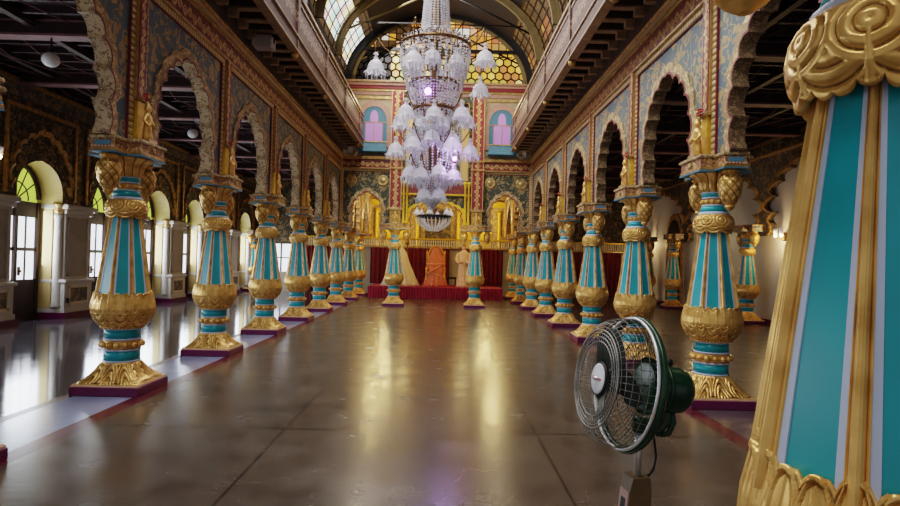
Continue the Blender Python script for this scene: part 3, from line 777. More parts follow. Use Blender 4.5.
# ------------------------------------------------------------------ aisle ceilings
for sx, nm in ((-1, 'left'), (1, 'right')):
    root = sroot(f'ceiling_{nm}', f'dark panelled timber ceiling with beams over the {nm} aisle')
    X = lambda v: sx*v
    m = MB(); m.box(X(3.6), X(11.6), -4, 34, 5.5, 5.6, 'maroon'); obj('boards', m, root)
    for k in range(-1, 11):
        y = Y1+(k-1)*S; m = MB(); m.box(X(3.7), X(9.6), y-.11, y+.11, 5.18, 5.5, 'maroon'); m.box(X(3.7), X(9.6), y-.13, y+.13, 5.16, 5.2, 'maroon_l'); m.box(X(3.7), X(9.6), y-.125, y+.125, 5.4, 5.43, 'maroon_l'); obj('girder', m, root)
        if k < 10:
            m = MB()
            for j in range(1, 6): m.box(X(3.7), X(9.6), y+j*S/6-.03, y+j*S/6+.03, 5.38, 5.5, 'maroon')
            for j in range(9): m.tube([(X(4.0+j*.62), y+.12, 5.34), (X(4.3+j*.62), y+S/2, 5.30), (X(4.0+j*.62), y+S-.12, 5.34)], .012, 'maroon_l', 4)
            obj('lattice_ties', m, root)
    for j in range(3):
        m = MB(); x = 5.1+j*1.5; m.box(X(x-.06), X(x+.06), -4, 32, 5.3, 5.5, 'maroon'); obj('purlin', m, root)

# ------------------------------------------------------------------ left outer wall: piers, reveals and doors
wl = sroot('wall_left', 'left aisle wall of white piers under dark gilded stucco')
YP = [12.55+(i-4)*S for i in range(0, 11)]
GA = S-1.2                        # clear opening
oz = 2.78
fx = lambda a, t, z: (t, a, z)
for i, y in enumerate(YP):
    m = MB()
    m.box(-10.2, -8.85, y-.6, y+.6, .14, .26, 'white', .01); m.box(-10.2, -8.88, y-.57, y+.57, .26, .86, 'white'); m.box(-10.2, -8.83, y-.62, y+.62, .86, .95, 'white', .02)
    m.box(-10.2, -8.95, y-.5, y+.5, .95, 2.55, 'white'); m.box(-10.2, -8.88, y-.57, y+.57, 2.55, 2.66, 'white', .02); m.box(-10.2, -8.82, y-.63, y+.63, 2.66, 2.78, 'white', .02); o = obj('pier', m, wl)
    m = MB(); m.box(-8.94, -8.935, y-.34, y+.34, 1.08, 2.42, 'cream_d')
    for a0, a1, b0, b1 in ((-.40, -.34, 1.02, 2.48), (.34, .40, 1.02, 2.48), (-.40, .40, 2.42, 2.48), (-.40, .40, 1.02, 1.08)): m.box(-8.96, -8.92, y+a0, y+a1, b0, b1, 'cream_d', .008)
    m.box(-8.89, -8.868, y-.36, y+.36, .40, .74, 'ornate_g')
    for a0, a1, b0, b1 in ((-.42, -.36, .34, .80), (.36, .42, .34, .80), (-.42, .42, .74, .80), (-.42, .42, .34, .40)): m.box(-8.9, -8.86, y+a0, y+a1, b0, b1, 'cream')
    m.box(-9.75, -9.2, y-.608, y-.5, .26, 2.66, 'yellow'); m.box(-9.75, -9.2, y+.5, y+.608, .26, 2.66, 'yellow'); obj('panel', m, o)
    m = MB(); m.box(-10.2, -8.80, y-.64, y+.64, 0, .14, 'purple'); obj('footing', m, o)
    m = MB()                                                     # slim white half column beside the pier
    for s in (-1, 1): m.lathe([(.11, .26), (.13, .3), (.10, .36), (.085, 2.4), (.10, 2.46), (.10, 2.54)], 'white', 14, (-9.08, y+s*.56, 0)); m.lathe([(.09, 2.54), (.13, 2.60), (.11, 2.66), (.15, 2.74), (.16, 2.80)], 'gold', 14, (-9.06, y+s*.56, 0), fn=lambda a, r, z: (r*(1+.06*cos(10*a)), z))
    obj('half_column', m, o)
# stucco above the piers with an arch over each opening
for i in range(len(YP)-1):
    yc = (YP[i]+YP[i+1])/2; hw = .80
    P = [(-hw, oz)]
    for j in range(1, 12): a = pi*j/24; P.append((-hw*cos(a), 2.95+.72*sin(a)))
    P = P+[(0, 3.69)]+[(-x, z) for x, z in reversed(P)]
    m = MB(); L = [(-S/2, oz), (-S/2, 5.5), (0, 5.5)]+[P[k] for k in range(12, -1, -1)]; L2 = [(-a, z) for a, z in reversed(L)]
    f = lambda a, t, z: (t, yc+a, z)
    m.poly(L, -8.95, -10.15, 'ornate_d', 'yellow', f); m.poly(L2, -8.95, -10.15, 'ornate_d', 'yellow', f); o = obj('stucco', m, wl)
    cv = arch_curve(.94, 3.2, 4.35, 5); m = MB(); A = [(x, z-.12) for x, z in cv if z > 3.05]; B = [(x*1.09, z-.12+.10*max(0, (z-3.2))/1.1) for x, z in cv if z > 3.05]
    k = len(A); m.add([(-8.90, yc+a, z) for a, z in A]+[(-8.86, yc+a, z) for a, z in B]+[(-8.97, yc+a, z) for a, z in A]+[(-8.97, yc+a, z) for a, z in B], [q for j in range(k-1) for q in ((j, j+1, k+j+1, k+j), (j, 2*k+j, 2*k+j+1, j+1), (k+j, k+j+1, 3*k+j+1, 3*k+j))], 'gold_dull'); obj('cusped_band', m, wl)
    m = MB()
    for a in (-1.2, 1.2): m.box(-8.93, -8.88, yc+a-.04, yc+a+.04, 2.85, 4.75, 'gold_dull')
    m.box(-8.93, -8.87, yc-1.25, yc+1.25, 4.70, 4.78, 'gold_dull'); m.box(-8.96, -8.84, yc-S/2, yc+S/2, 4.92, 5.2, 'ornate_g'); m.box(-8.97, -8.78, yc-S/2, yc+S/2, 5.2, 5.28, 'gold_dull'); obj('stucco_frame', m, wl)
    # door with glazed leaf
    if i >= 1:
        d = sroot(f'door_{i}', f'dark framed glazed door with fanlight between the left aisle piers, {ORD[i]} along the wall')
        m = MB(); X0, X1 = -9.60, -9.47
        for a in (-.80, .70): m.box(X0, X1, yc+a, yc+a+.10, 0, 2.78, 'maroon')
        for z0, z1 in ((0, .95), (1.62, 1.70), (2.42, 2.78)): m.box(X0, X1-.02, yc-.7, yc+.7, z0, z1, 'maroon')
        m.box(X0, X1, yc-.05, yc+.05, 0, 2.6, 'maroon')
        for a in (-.375, .375): m.box(X0, X1-.04, yc+a-.02, yc+a+.02, .95, 2.42, 'maroon')
        obj('door_frame', m, d)
        m = MB(); m.box(-9.55, -9.53, yc-.7, yc+.7, .95, 2.42, 'greyglass'); obj('pane', m, d)
        P2 = [(x*.96, z-.02) for x, z in P if z >= 2.78]; m = MB(); m.poly(P2, -9.56, -9.54, 'fan_glass', f=f); obj('fanlight', m, d)
        m = MB()
        for a in range(-60, 61, 30): m.tube([(-9.51, yc, 2.80), (-9.51, yc+.74*sin(R(a)), 2.86+.76*cos(R(a)))], .018, 'maroon', 4)
        m.tube([(-9.51, yc+.42*sin(R(a)), 2.80+.42*cos(R(a))) for a in range(-90, 91, 15)], .018, 'maroon', 4); m.tube([(-9.50, yc+.76*sin(R(a)), 2.86+.78*cos(R(a))) for a in range(-90, 91, 10)], .055, 'maroon', 6); obj('fanlight_bars', m, d)
        if i < 8:
            m = MB(); m.ball((-9.44, yc+.12, 1.15), .03, 'brass'); m.box(-9.49, -9.46, yc+.09, yc+.15, 1.05, 1.25, 'brass'); obj('door_handle', m, d)
m = MB(); m.box(-8.86, -8.84, 14.93, 15.03, .38, .50, 'blackp', .004); m.box(-8.845, -8.83, 14.95, 15.01, .41, .47, 'iron', .003)
tag(obj('power_socket', m), 'small black socket low on the white pier by the left door', 'socket')

# ------------------------------------------------------------------ right outer wall
wr = sroot('wall_right', 'plain white right aisle wall under grey and bronze cusped stucco arches')
m = MB(); m.box(9.95, 10.1, -3, 32, 0, 5.6, 'white'); obj('plaster', m, wr)
m = MB(); m.box(9.92, 9.95, -3, 32, 0, .14, 'purple'); obj('skirting', m, wr)
for k in range(-1, 6):
    yc = 18.0-1.45*2+(k-2)*5.8+2.9; yc = 15.1+(k-2)*5.8
    W, hw = 5.8, 2.45
    cv = [(x*hw/.9, z) for x, z in arch_curve(.9, 3.28, 4.75, 5)]
    cv = [(-hw-.1, 2.62), (-hw+.05, 2.75)]+cv[2:-2]+[(hw-.05, 2.75), (hw+.1, 2.62)]
    n = len(cv); h = n//2
    f = lambda a, t, z: (t, yc+a, z)
    m = MB(); L = [(-W/2, 2.62), (-W/2, 5.5), (0, 5.5)]+[cv[i] for i in range(h, -1, -1)]; L2 = [(-a, z) for a, z in reversed(L)]
    m.poly(L, 9.80, 9.96, 'ornate_g', None, f); m.poly(L2, 9.80, 9.96, 'ornate_g', None, f)
    obj('stucco', m, wr)
    m = MB(); A = cv; B = [(x*1.06, z+.09*max(0, z-3.3)) for x, z in cv]; q = len(A)
    m.add([(9.76, yc+a, z) for a, z in A]+[(9.78, yc+a, z) for a, z in B]+[(9.86, yc+a, z) for a, z in A]+[(9.86, yc+a, z) for a, z in B], [p for j in range(q-1) for p in ((j, j+1, q+j+1, q+j), (j, 2*q+j, 2*q+j+1, j+1), (q+j, q+j+1, 3*q+j+1, 3*q+j))], 'gold_dull'); obj('cusped_band', m, wr)
    m = MB(); m.box(9.70, 9.96, yc-W/2, yc+W/2, 5.0, 5.3, 'ornate_d'); m.box(9.66, 9.96, yc-W/2, yc+W/2, 5.3, 5.38, 'gold_dull'); m.box(9.68, 9.96, yc-W/2, yc+W/2, 4.95, 5.0, 'gold_dull'); obj('cornice', m, wr)
d = sroot('door_11', 'dark pointed doorway in the right aisle between two far columns')
m = MB(); m.poly(pointed(.75, 0, 2.6, 3.6), 9.93, 9.97, 'darkdoor', None, lambda a, t, z: (t, 25.2+a, z)); obj('doorway', m, d)
m = MB(); A = pointed(.75, 0, 2.6, 3.6); B = pointed(.90, 0, 2.65, 3.85); q = len(A)
m.add([(9.88, 25.2+a, z) for a, z in A]+[(9.90, 25.2+a, z) for a, z in B]+[(9.97, 25.2+a, z) for a, z in A]+[(9.97, 25.2+a, z) for a, z in B], [p for j in range(q-1) for p in ((j, j+1, q+j+1, q+j), (j, 2*q+j, 2*q+j+1, j+1), (q+j, q+j+1, 3*q+j+1, 3*q+j))], 'gold_dull'); obj('door_frame', m, d)

# ------------------------------------------------------------------ far hall behind the end arcade
m = MB(); m.box(-11.6, 11.6, 33, 33.2, 0, 5.6, 'archgold'); wb = struct('wall_back', m, 'gilded back wall behind the platform')
m = MB()
for i in range(-4, 5):
    cx = i*2.2; A = pointed(.7, 2.4, 3.7, 4.5); m.poly(A, 32.9, 33.0, 'gold_hot' if i else 'ornate_d', None, lambda a, t, z: (cx+a, t, z)); m.lathe([(.16, 2.3), (.16, 2.5), (.11, 2.6), (.10, 4.2), (.16, 4.4)], 'gold_hot', 14, (cx+1.1, 32.8, 0))
m.box(-11, 11, 32.7, 33, 4.6, 4.9, 'gold_hot'); obj('gilt_arches', m, wb)
m = MB(); m.box(-3.6, 3.6, YE+.3, 33, 5.5, 5.6, 'gold_dull')
for i in range(4): m.box(-3.6, 3.6, YE+1.2+i*2.8, YE+1.4+i*2.8, 5.25, 5.5, 'gold_hot')
struct('ceiling_back', m, 'gilded ceiling behind the end arcade')
# screen wall with red hangings and gilt balustrade
YC = 29.6
m = MB(); m.box(-7.0, 10.0, YC+.2, YC+.3, 0, 2.25, 'cream_d'); struct('partition', m, 'low grey screen wall behind the red curtains')
def curtain(x0, x1, z0, z1, y, label, amp=.05, lam=.22, mt='velvet', name='curtain', grp='red curtains'):
    n = int((x1-x0)/lam*10); rows = []
    for z, k in ((z0, 1.15), ((z0+z1)/2, 1.0), (z1-.12, .8), (z1, .6)):
        rows.append([(x0+(x1-x0)*j/n, y+amp*k*(sin(2*pi*j/10)+.35*sin(2*pi*j/23+z)), z) for j in range(n+1)])
    m = MB(); m.grid(rows, mt, False)
    rows2 = [[(x, yy+.02, z) for x, yy, z in r] for r in rows]; m.grid(rows2, mt, False)
    if label: return tag(obj(name, m), label, 'curtain', grp)
    return m
m1 = curtain(-3.22, -.62-.95+.3, .50, 2.24, YC, 'dark red curtain behind the cream draped cloth')
curtain(-1.26, .62, .50, 2.24, YC, 'dark red curtain hanging directly behind the orange draped throne')
curtain(1.42, 3.22, .50, 2.24, YC, 'dark red curtain behind the right column of the end arcade')
curtain(-6.9, -3.8, .05, 2.24, YC, 'dark red hanging at the far end of the left aisle')
curtain(3.8, 9.0, .05, 2.24, YC, 'dark red hanging at the far end of the right aisle')
root = sroot('balustrade', 'gilt balustrade running above the red curtains')
m = MB(); m.box(-7, 10, YC+.02, YC+.34, 2.25, 2.32, 'gold', .01); m.box(-7, 10, YC+.06, YC+.30, 2.66, 2.74, 'gold_hot', .01); obj('rail', m, root)
m = MB()
for i in range(150): m.lathe([(.03, 2.32), (.045, 2.40), (.02, 2.50), (.04, 2.58), (.03, 2.66)], 'cream', 6, (-6.9+i*.112, YC+.18, 0))
o = obj('balusters', m, root); o['kind'] = 'stuff'
# bright window of the far left
d = sroot('window_4', 'bright white window at the far end of the left aisle')
m = MB(); m.box(-10.6, -7.05, YC+.2, YC+.25, .95, 2.3, 'greyglass'); obj('pane', m, d)
m = MB(); m.box(-11.5, -7.0, YC+.1, YC+.3, 0, .95, 'white'); m.box(-11.5, -7.0, YC+.1, YC+.3, 2.3, 5.5, 'ornate_d')
for i in range(7): m.box(-10.62+i*.6, -10.56+i*.6, YC+.12, YC+.22, .95, 2.3, 'maroon')
m.box(-10.6, -7.0, YC+.13, YC+.22, 1.6, 1.65, 'maroon'); obj('window_frame', m, d)
for s, nm in ((-1, 'left'), (1, 'right')):
    m = MB(); m.box(s*3.7, s*11.6, 31, 31.2, 2.7, 5.6, 'ornate_d'); struct(f'wall_far_{nm}', m, f'dark stucco wall at the far end of the {nm} aisle')

# platform
pf = thing('platform', 'low dais with pleated crimson skirt under the throne', 'platform', (0, 0, 0))
m = MB(); m.box(-2.9, 2.9, 26.3, YC-.15, .44, .50, 'skirt', .01); m.box(-2.85, 2.85, 26.4, YC-.2, 0, .44, 'wood'); obj('deck', m, pf)
obj('skirt', curtain(-2.92, 2.92, 0.0, .485, 26.28, None, .022, .12, 'skirt'), pf)

# throne
th = thing('throne', 'gilded throne with rounded back beneath orange cloth on the crimson dais', 'throne', (-.02, 27.6, .5))
m = MB(); m.box(-.44, .44, -.40, .40, .40, .50, 'gold', .015); obj('seat', m, th)
for x in (-.40, .40):
    for y in (-.36, .36):
        m = MB(); z1 = 1.55 if y > 0 else .72
        m.lathe([(.05, 0), (.06, .06), (.035, .12), (.045, .36), (.05, .5), (.032, .56), (.032, z1-.12), (.05, z1-.06), (.04, z1), (.01, z1+.08)], 'gold_hot', 12, (x, y, 0)); obj('leg' if y < 0 else 'back_post', m, th)
m = MB(); P = pointed(.38, .5, 1.35, 1.85); m.poly(P, .33, .39, 'gold_hot'); m.poly([(x*.86, z-.03) for x, z in P], .315, .33, 'orange'); obj('backrest', m, th)
for x in (-.41, .41): m = MB(); m.tube([(x, .36, .80), (x, 0, .84), (x, -.30, .80), (x, -.42, .74)], [.03, .035, .04, .05], 'gold_hot', 8); obj('armrest', m, th)
def drape(sections, mt, n=60, pl=14, amp=.05, cap=True):
    rows = []
    for i, (z, rx, ry, ox, oy, k) in enumerate(sections):
        rows.append([(ox+rx*(1+amp*k*cos(pl*a+.6*sin(3*a)))*cos(a), oy+ry*(1+amp*k*cos(pl*a+.6*sin(3*a)))*sin(a), z) for a in (2*pi*j/n for j in range(n))])
    m = MB(); m.grid(rows, mt, True, True, True, True); return m
cl = obj('throne_cloth', drape([(.0, .60, .46, 0, -.25, 1.6), (.12, .50, .42, 0, -.22, 1.4), (.5, .42, .38, 0, -.14, 1), (.85, .40, .34, 0, -.05, .8), (1.05, .40, .26, 0, .05, .6), (1.3, .32, .18, 0, .14, .5), (1.45, .22, .14, 0, .18, .4), (1.6, .17, .12, 0, .2, .3), (1.72, .10, .08, 0, .2, .2), (1.76, .02, .02, 0, .2, 0)], 'orange'), None, (-.02, 27.6, .5))
tag(cl, 'salmon orange brocade cloth wrapped over the throne', 'cloth')
m = MB(); m.tube([(.38, -.10, 1.02), (.20, -.42, .92), (-.1, -.52, .74), (-.40, -.40, .55)], .035, 'sash', 8); m.tube([(-.40, -.12, .98), (-.12, -.40, 1.0), (.2, -.38, 1.02), (.40, -.12, .98)], .03, 'sash', 8); m.tube([(-.36, -.38, .5), (-.1, -.52, .60), (.2, -.50, .46), (.40, -.36, .3)], .03, 'sash', 8); obj('sash', m, cl)
# draped figures
dc = thing('draped_robe', 'tall cream cloth draped to a peak with pleats spreading, left of the throne', 'cloth', (-1.62, 27.5, .5))
obj('cloth', drape([(0, .84, .55, .02, 0, 1.6), (.1, .76, .5, .02, 0, 1.5), (.45, .62, .42, 0, 0, 1.3), (.95, .44, .32, -.02, 0, 1), (1.35, .33, .26, -.03, 0, .8), (1.6, .24, .2, -.04, 0, .6), (1.74, .14, .12, -.04, 0, .4), (1.82, .12, .11, -.04, 0, .2), (1.92, .10, .1, -.04, 0, .1), (1.99, .03, .03, -.04, 0, 0)], 'robe', 90, 16, .07), dc)
m = MB(); m.lathe([(.10, 0), (.12, .04), (.06, .08), (.09, .14), (.05, .2), (.01, .28)], 'brass', 14, (.30, .1, 1.85)); m.tube([(.30, .1, 0.02), (.30, .1, 1.9)], .03, 'brass', 8); obj('gilt_staff', m, dc)
fg = thing('robed_statue', 'standing figure in pale peach robe half hidden behind a column, right of the throne', 'statue', (1.24, 27.4, .5))
obj('robe', drape([(0, .34, .30, 0, 0, 1.2), (.08, .31, .27, 0, 0, 1.1), (.5, .26, .22, 0, 0, .9), (.95, .23, .18, 0, 0, .6), (1.2, .22, .16, 0, 0, .4), (1.40, .27, .16, 0, 0, .3), (1.52, .26, .14, 0, 0, .2), (1.60, .14, .10, 0, 0, .1), (1.66, .07, .07, 0, 0, 0)], 'peachrobe', 60, 13, .08), fg)
m = MB(); m.lathe([(.06, 1.62), (.06, 1.68), (.085, 1.73), (.095, 1.80), (.09, 1.87), (.05, 1.93), (.01, 1.95)], 'peach', 16); m.ball((0, -.098, 1.79), .018, 'peach', 8); obj('head', m, fg)
m = MB(); m.lathe([(.10, 1.84), (.115, 1.87), (.11, 1.93), (.07, 1.99), (.01, 2.04)], 'gold_dull', 16); obj('turban', m, fg)
for s in (-1, 1): m = MB(); m.tube([(s*.24, 0, 1.48), (s*.33, -.04, 1.22), (s*.24, -.20, 1.08), (s*.06, -.24, 1.12)], [.085, .075, .065, .04], 'peachrobe', 10); obj('sleeve', m, fg)
st = thing('stool', 'low dark stool on the dais between throne and peach figure', 'stool', (.72, 27.8, .5))
m = MB(); m.box(-.22, .22, -.2, .2, .34, .42, 'iron', .015); obj('seat', m, st)
for x in (-.17, .17):
    for y in (-.15, .15): m = MB(); m.lathe([(.03, 0), (.02, .1), (.03, .2), (.022, .34)], 'iron', 10, (x, y, 0)); obj('leg', m, st)

# ------------------------------------------------------------------ bracket statues
def statue():
    r = link('bracket_statue', None)
    m = MB(); m.box(-.10, .10, -.075, .075, 0, .045, 'gold', .01); obj('base', m, r)
    m = MB(); rows = []
    for z, rx, ry in ((.04, .07, .055), (.10, .06, .05), (.17, .055, .045), (.23, .042, .036), (.29, .06, .04), (.335, .062, .04), (.36, .025, .024), (.375, .022, .022), (.39, .035, .036), (.42, .04, .04), (.45, .03, .03), (.48, .012, .012), (.50, .003, .003)):
        rows.append([(rx*(1+.08*cos(6*a))*cos(a), ry*(1+.08*cos(6*a))*sin(a), z) for a in (2*pi*j/18 for j in range(18))])
    m.grid(rows, 'gold_col', True, True, True, True); m.ball((0, -.038, .41), .008, 'gold_col', 6)
    obj('figure', m, r)
    for s in (-1, 1): m = MB(); m.tube([(s*.06, 0, .33), (s*.105, -.01, .26), (s*.085, -.045, .20), (s*.03, -.06, .235)], [.02, .018, .015, .012], 'gold_col', 7); obj('arm', m, r)
    m = MB()
    for k in range(6): a = k*pi/3; m.lathe([(.004, -.012), (.028, 0), (.004, .012)], 'redink', 10, (.038*cos(a), .02, .56+.038*sin(a)))
    m.ball((0, .0, .56), .022, 'gold', 8); m.tube([(0, .03, .44), (0, .03, .53)], .012, 'gold', 6); obj('red_flower', m, r)
    return r
proto = None
for sx, side in ((-1, 'left'), (1, 'right')):
    for k in range(1, 7):
        if proto is None: proto = statue(); o = proto
        else: o = copy_tree(proto)
        o.location = (sx*(HX-.215), Y1+(k-1)*S, ZA-.002); o.rotation_euler = (0, 0, -sx*pi/2)
        tag(o, f'small gilded figure with red flower on the capital of the {ORD[k]} {side} nave column', 'statue', 'gilded figures on the nave capitals')
for s, nm in ((-1, 'left'), (1, 'right')):
    o = copy_tree(proto); o.location = (s*1.445, YE-.24, ZA+.002); o.rotation_euler = (0, 0, 0); o.scale = (1.0, .6, .95)
    tag(o, f'small gilded figure with red flower on the {nm} capital of the end arcade', 'statue', 'gilded figures on the end arcade')

# ------------------------------------------------------------------ chandeliers
def shade_me():
    m = MB(); P = [(.035, .0), (.06, -.02), (.10, -.05), (.135, -.10), (.148, -.15), (.150, -.19), (.175, -.225), (.205, -.24), (.19, -.238), (.14, -.19), (.135, -.14), (.11, -.08), (.05, -.04)]
    m.lathe(P, 'shade', 32, fn=lambda a, r, z: (r*(1+.12*cos(8*a)*max(0, (-z-.1)/.14)), z-.02*cos(8*a)*max(0, (-z-.1)/.14)), caps=False)
    m.lathe([(.03, .12), (.05, .09), (.02, .06), (.045, .03), (.035, -.01)], 'shade', 12); return m.mesh('glass_shade')
def prism(m, x, y, z, l, w=.014):
    m.add([(x, y, z), (x+w, y, z-l*.3), (x, y+w, z-l*.3), (x-w, y, z-l*.3), (x, y-w, z-l*.3), (x, y, z-l)], [(0, 1, 2), (0, 2, 3), (0, 3, 4), (0, 4, 1), (5, 2, 1), (5, 3, 2), (5, 4, 3), (5, 1, 4)], 'crystal')
def fringe_me():
    m = MB()
    for j in range(12): a = 2*pi*j/12; prism(m, .185*cos(a), .185*sin(a), -.235, .13, .014)
    for j in range(5): a = 2*pi*j/5; prism(m, .05*cos(a), .05*sin(a), -.15, .22, .016)
    return m.mesh('prism_fringe')
SH, FR = shade_me(), fringe_me()
def strands(m, r0, z0, r1, z1, n, sag=0.0, w=.017, tw=0.0):
    L = max(2, int(abs(hypot(r1-r0, z1-z0))/.055))
    for j in range(n):
        a = 2*pi*j/n
        for i in range(L):
            t = i/L; r = r0+(r1-r0)*t-sag*4*t*(1-t); z = z0+(z1-z0)*t; b = a+tw*t
            prism(m, r*cos(b), r*sin(b), z, .05, w)
ch = thing('crystal_chandelier', 'huge tiered crystal chandelier with white glass shades hanging over the nave', 'chandelier', (0, 13.0, 0))
m = MB(); m.lathe([(.02, 10.3), (.02, 8.6), (.06, 8.5), (.03, 8.3), (.05, 7.2), (.10, 6.9), (.06, 6.5), (.12, 6.2), (.16, 6.0), (.08, 5.6), (.06, 5.1), (.12, 4.9), (.07, 4.6), (.05, 4.2), (.10, 4.0), (.05, 3.7), (.04, 3.2), (.06, 3.1), (.03, 2.8), (.005, 2.72)], 'brass', 18); obj('stem', m, ch)
def ring(r, z, t=.03, deco=0):
    m = MB(); m.tube([(r*cos(2*pi*i/48), r*sin(2*pi*i/48), z) for i in range(48)], t, 'brass', 8, closed=True)
    for j in range(deco):
        a = 2*pi*j/deco; m.tube([(r*cos(a)+.0, r*sin(a), z), (r*1.03*cos(a), r*1.03*sin(a), z+.09), (r*1.01*cos(a+.07), r*1.01*sin(a+.07), z+.13), (r*cos(a+.1), r*sin(a+.1), z+.07)], .012, 'brass', 5)
    for j in range(6): a = pi*j/3; m.tube([(.05*cos(a), .05*sin(a), z+.12), (r*cos(a), r*sin(a), z)], .018, 'brass', 6)
    return obj('ring', m, ch)
ring(.74, 6.22, .035, 28); ring(.50, 5.42, .03, 0); ring(.42, 4.86, .03, 12); ring(.33, 4.18, .025, 8); ring(.22, 3.5, .02, 6)
cs = MB(); strands(cs, .20, 8.5, .34, 6.3, 22, .03, .032); strands(cs, .10, 8.3, .18, 6.3, 10, 0, .024); obj('crystal_trunk', cs, ch)['kind'] = 'stuff'
cs = MB(); strands(cs, .74, 6.2, .62, 5.5, 40, -.05, .026); strands(cs, .62, 5.5, .44, 4.9, 30, -.03, .026); strands(cs, .60, 6.12, .30, 5.3, 22, -.1, .026); strands(cs, .5, 5.38, .40, 4.8, 24, .04, .026); strands(cs, .74, 6.34, .3, 6.6, 20, .04, .024); obj('crystal_basket', cs, ch)['kind'] = 'stuff'
cs = MB(); strands(cs, .42, 4.82, .38, 4.15, 26, .02, .026); strands(cs, .40, 4.2, .26, 3.4, 24, -.1, .026); strands(cs, .6, 4.35, .5, 3.9, 16, -.05, .024); strands(cs, .2, 4.8, .16, 3.5, 8, 0, .02); obj('crystal_column', cs, ch)['kind'] = 'stuff'
cs = MB(); strands(cs, .34, 3.5, .06, 2.78, 22, -.08, .026); strands(cs, .20, 3.4, .03, 2.70, 12, -.06, .026); obj('crystal_drop', cs, ch)['kind'] = 'stuff'
def tier(n, r, z, zr, r0, ph=0.0, sc=1.0, zv=0.0):
    for j in range(n):
        a = 2*pi*j/n+ph; zz = z+(zv if j % 2 else 0)
        m = MB(); ca, sa = cos(a), sin(a)
        m.tube([(r0*ca, r0*sa, zr), ((r0+(r-r0)*.35)*ca, (r0+(r-r0)*.35)*sa, zr-.12), ((r0+(r-r0)*.7)*ca, (r0+(r-r0)*.7)*sa, zr+.02), ((r0+(r-r0)*.95)*ca, (r0+(r-r0)*.95)*sa, zr+.22), (r*1.02*ca, r*1.02*sa, max(zz+.10, zr+.12)), (r*ca, r*sa, zz+.02)], .015, 'brass', 6); ar = obj('arm', m, ch)
        s_ = link('glass_shade', SH, ch, (r*ca, r*sa, zz), a); s_.scale = (sc,)*3
        f_ = link('prism_fringe', FR, s_); f_['kind'] = 'stuff'
tier(5, 1.27, 5.92, 6.15, .7, pi, 1.15, -.22); tier(6, .55, 5.98, 6.15, .3, .45, 1.05)
tier(7, .74, 4.84, 4.9, .38, .25, 1.08, -.08); tier(4, .32, 4.66, 4.75, .15, .6, 1.0)
tier(5, .44, 4.34, 4.4, .2, .9, 1.05); tier(6, .80, 4.14, 4.2, .3, 0, 1.05)
tier(8, .50, 3.62, 3.66, .2, .3, 1.0, -.06); tier(4, .22, 3.16, 3.2, .08, .75, .95)
MT['lilacbulb'] = glow('lilac bulb', (.55, .25, 1.0), 12)
m = MB(); m.ball((.46, -.36, 3.76), .05, 'lilacbulb', 10); obj('lilac_bulb', m, ch)
m = MB(); m.ball((-.12, -.50, 5.12), .075, 'lilacbulb', 12); obj('lilac_bulb', m, ch)  # extra bulb, added for the lilac reflection on the floor
lb = bpy.data.lights.new('lilac bulb light', 'POINT'); lb.energy = 14; lb.color = (.62, .40, 1.0); lb.shadow_soft_size = .06
lo = bpy.data.objects.new('lilac_bulb_light', lb); C.objects.link(lo); lo.location = (.46, 12.5, 3.70)
c2 = thing('boat_chandelier', 'small crystal chandelier with dark boat shaped frame before the middle end arch', 'chandelier', (-.05, 20.2, 0))
m = MB(); m.tube([(0, 0, 9.9), (0, 0, 3.2)], .015, 'brass', 6); m.tube([(.55*cos(2*pi*i/32), .55*sin(2*pi*i/32), 3.10) for i in range(32)], .045, 'iron', 8, closed=True)
for j in range(6): a = pi*j/3; m.tube([(0, 0, 3.5), (.55*cos(a), .55*sin(a), 3.1)], .012, 'brass', 5)
obj('frame', m, c2)
cs = MB(); strands(cs, .54, 3.06, .08, 2.62, 26, -.16, .022); strands(cs, .40, 3.04, .05, 2.7, 18, -.08, .022); obj('crystal_basket', cs, c2)['kind'] = 'stuff'
for j in range(6):
    a = pi*j/3+.3; s_ = link('glass_shade', SH, c2, (.58*cos(a), .58*sin(a), 3.32), a); s_.scale = (.6,)*3; link('prism_fringe', FR, s_)['kind'] = 'stuff'

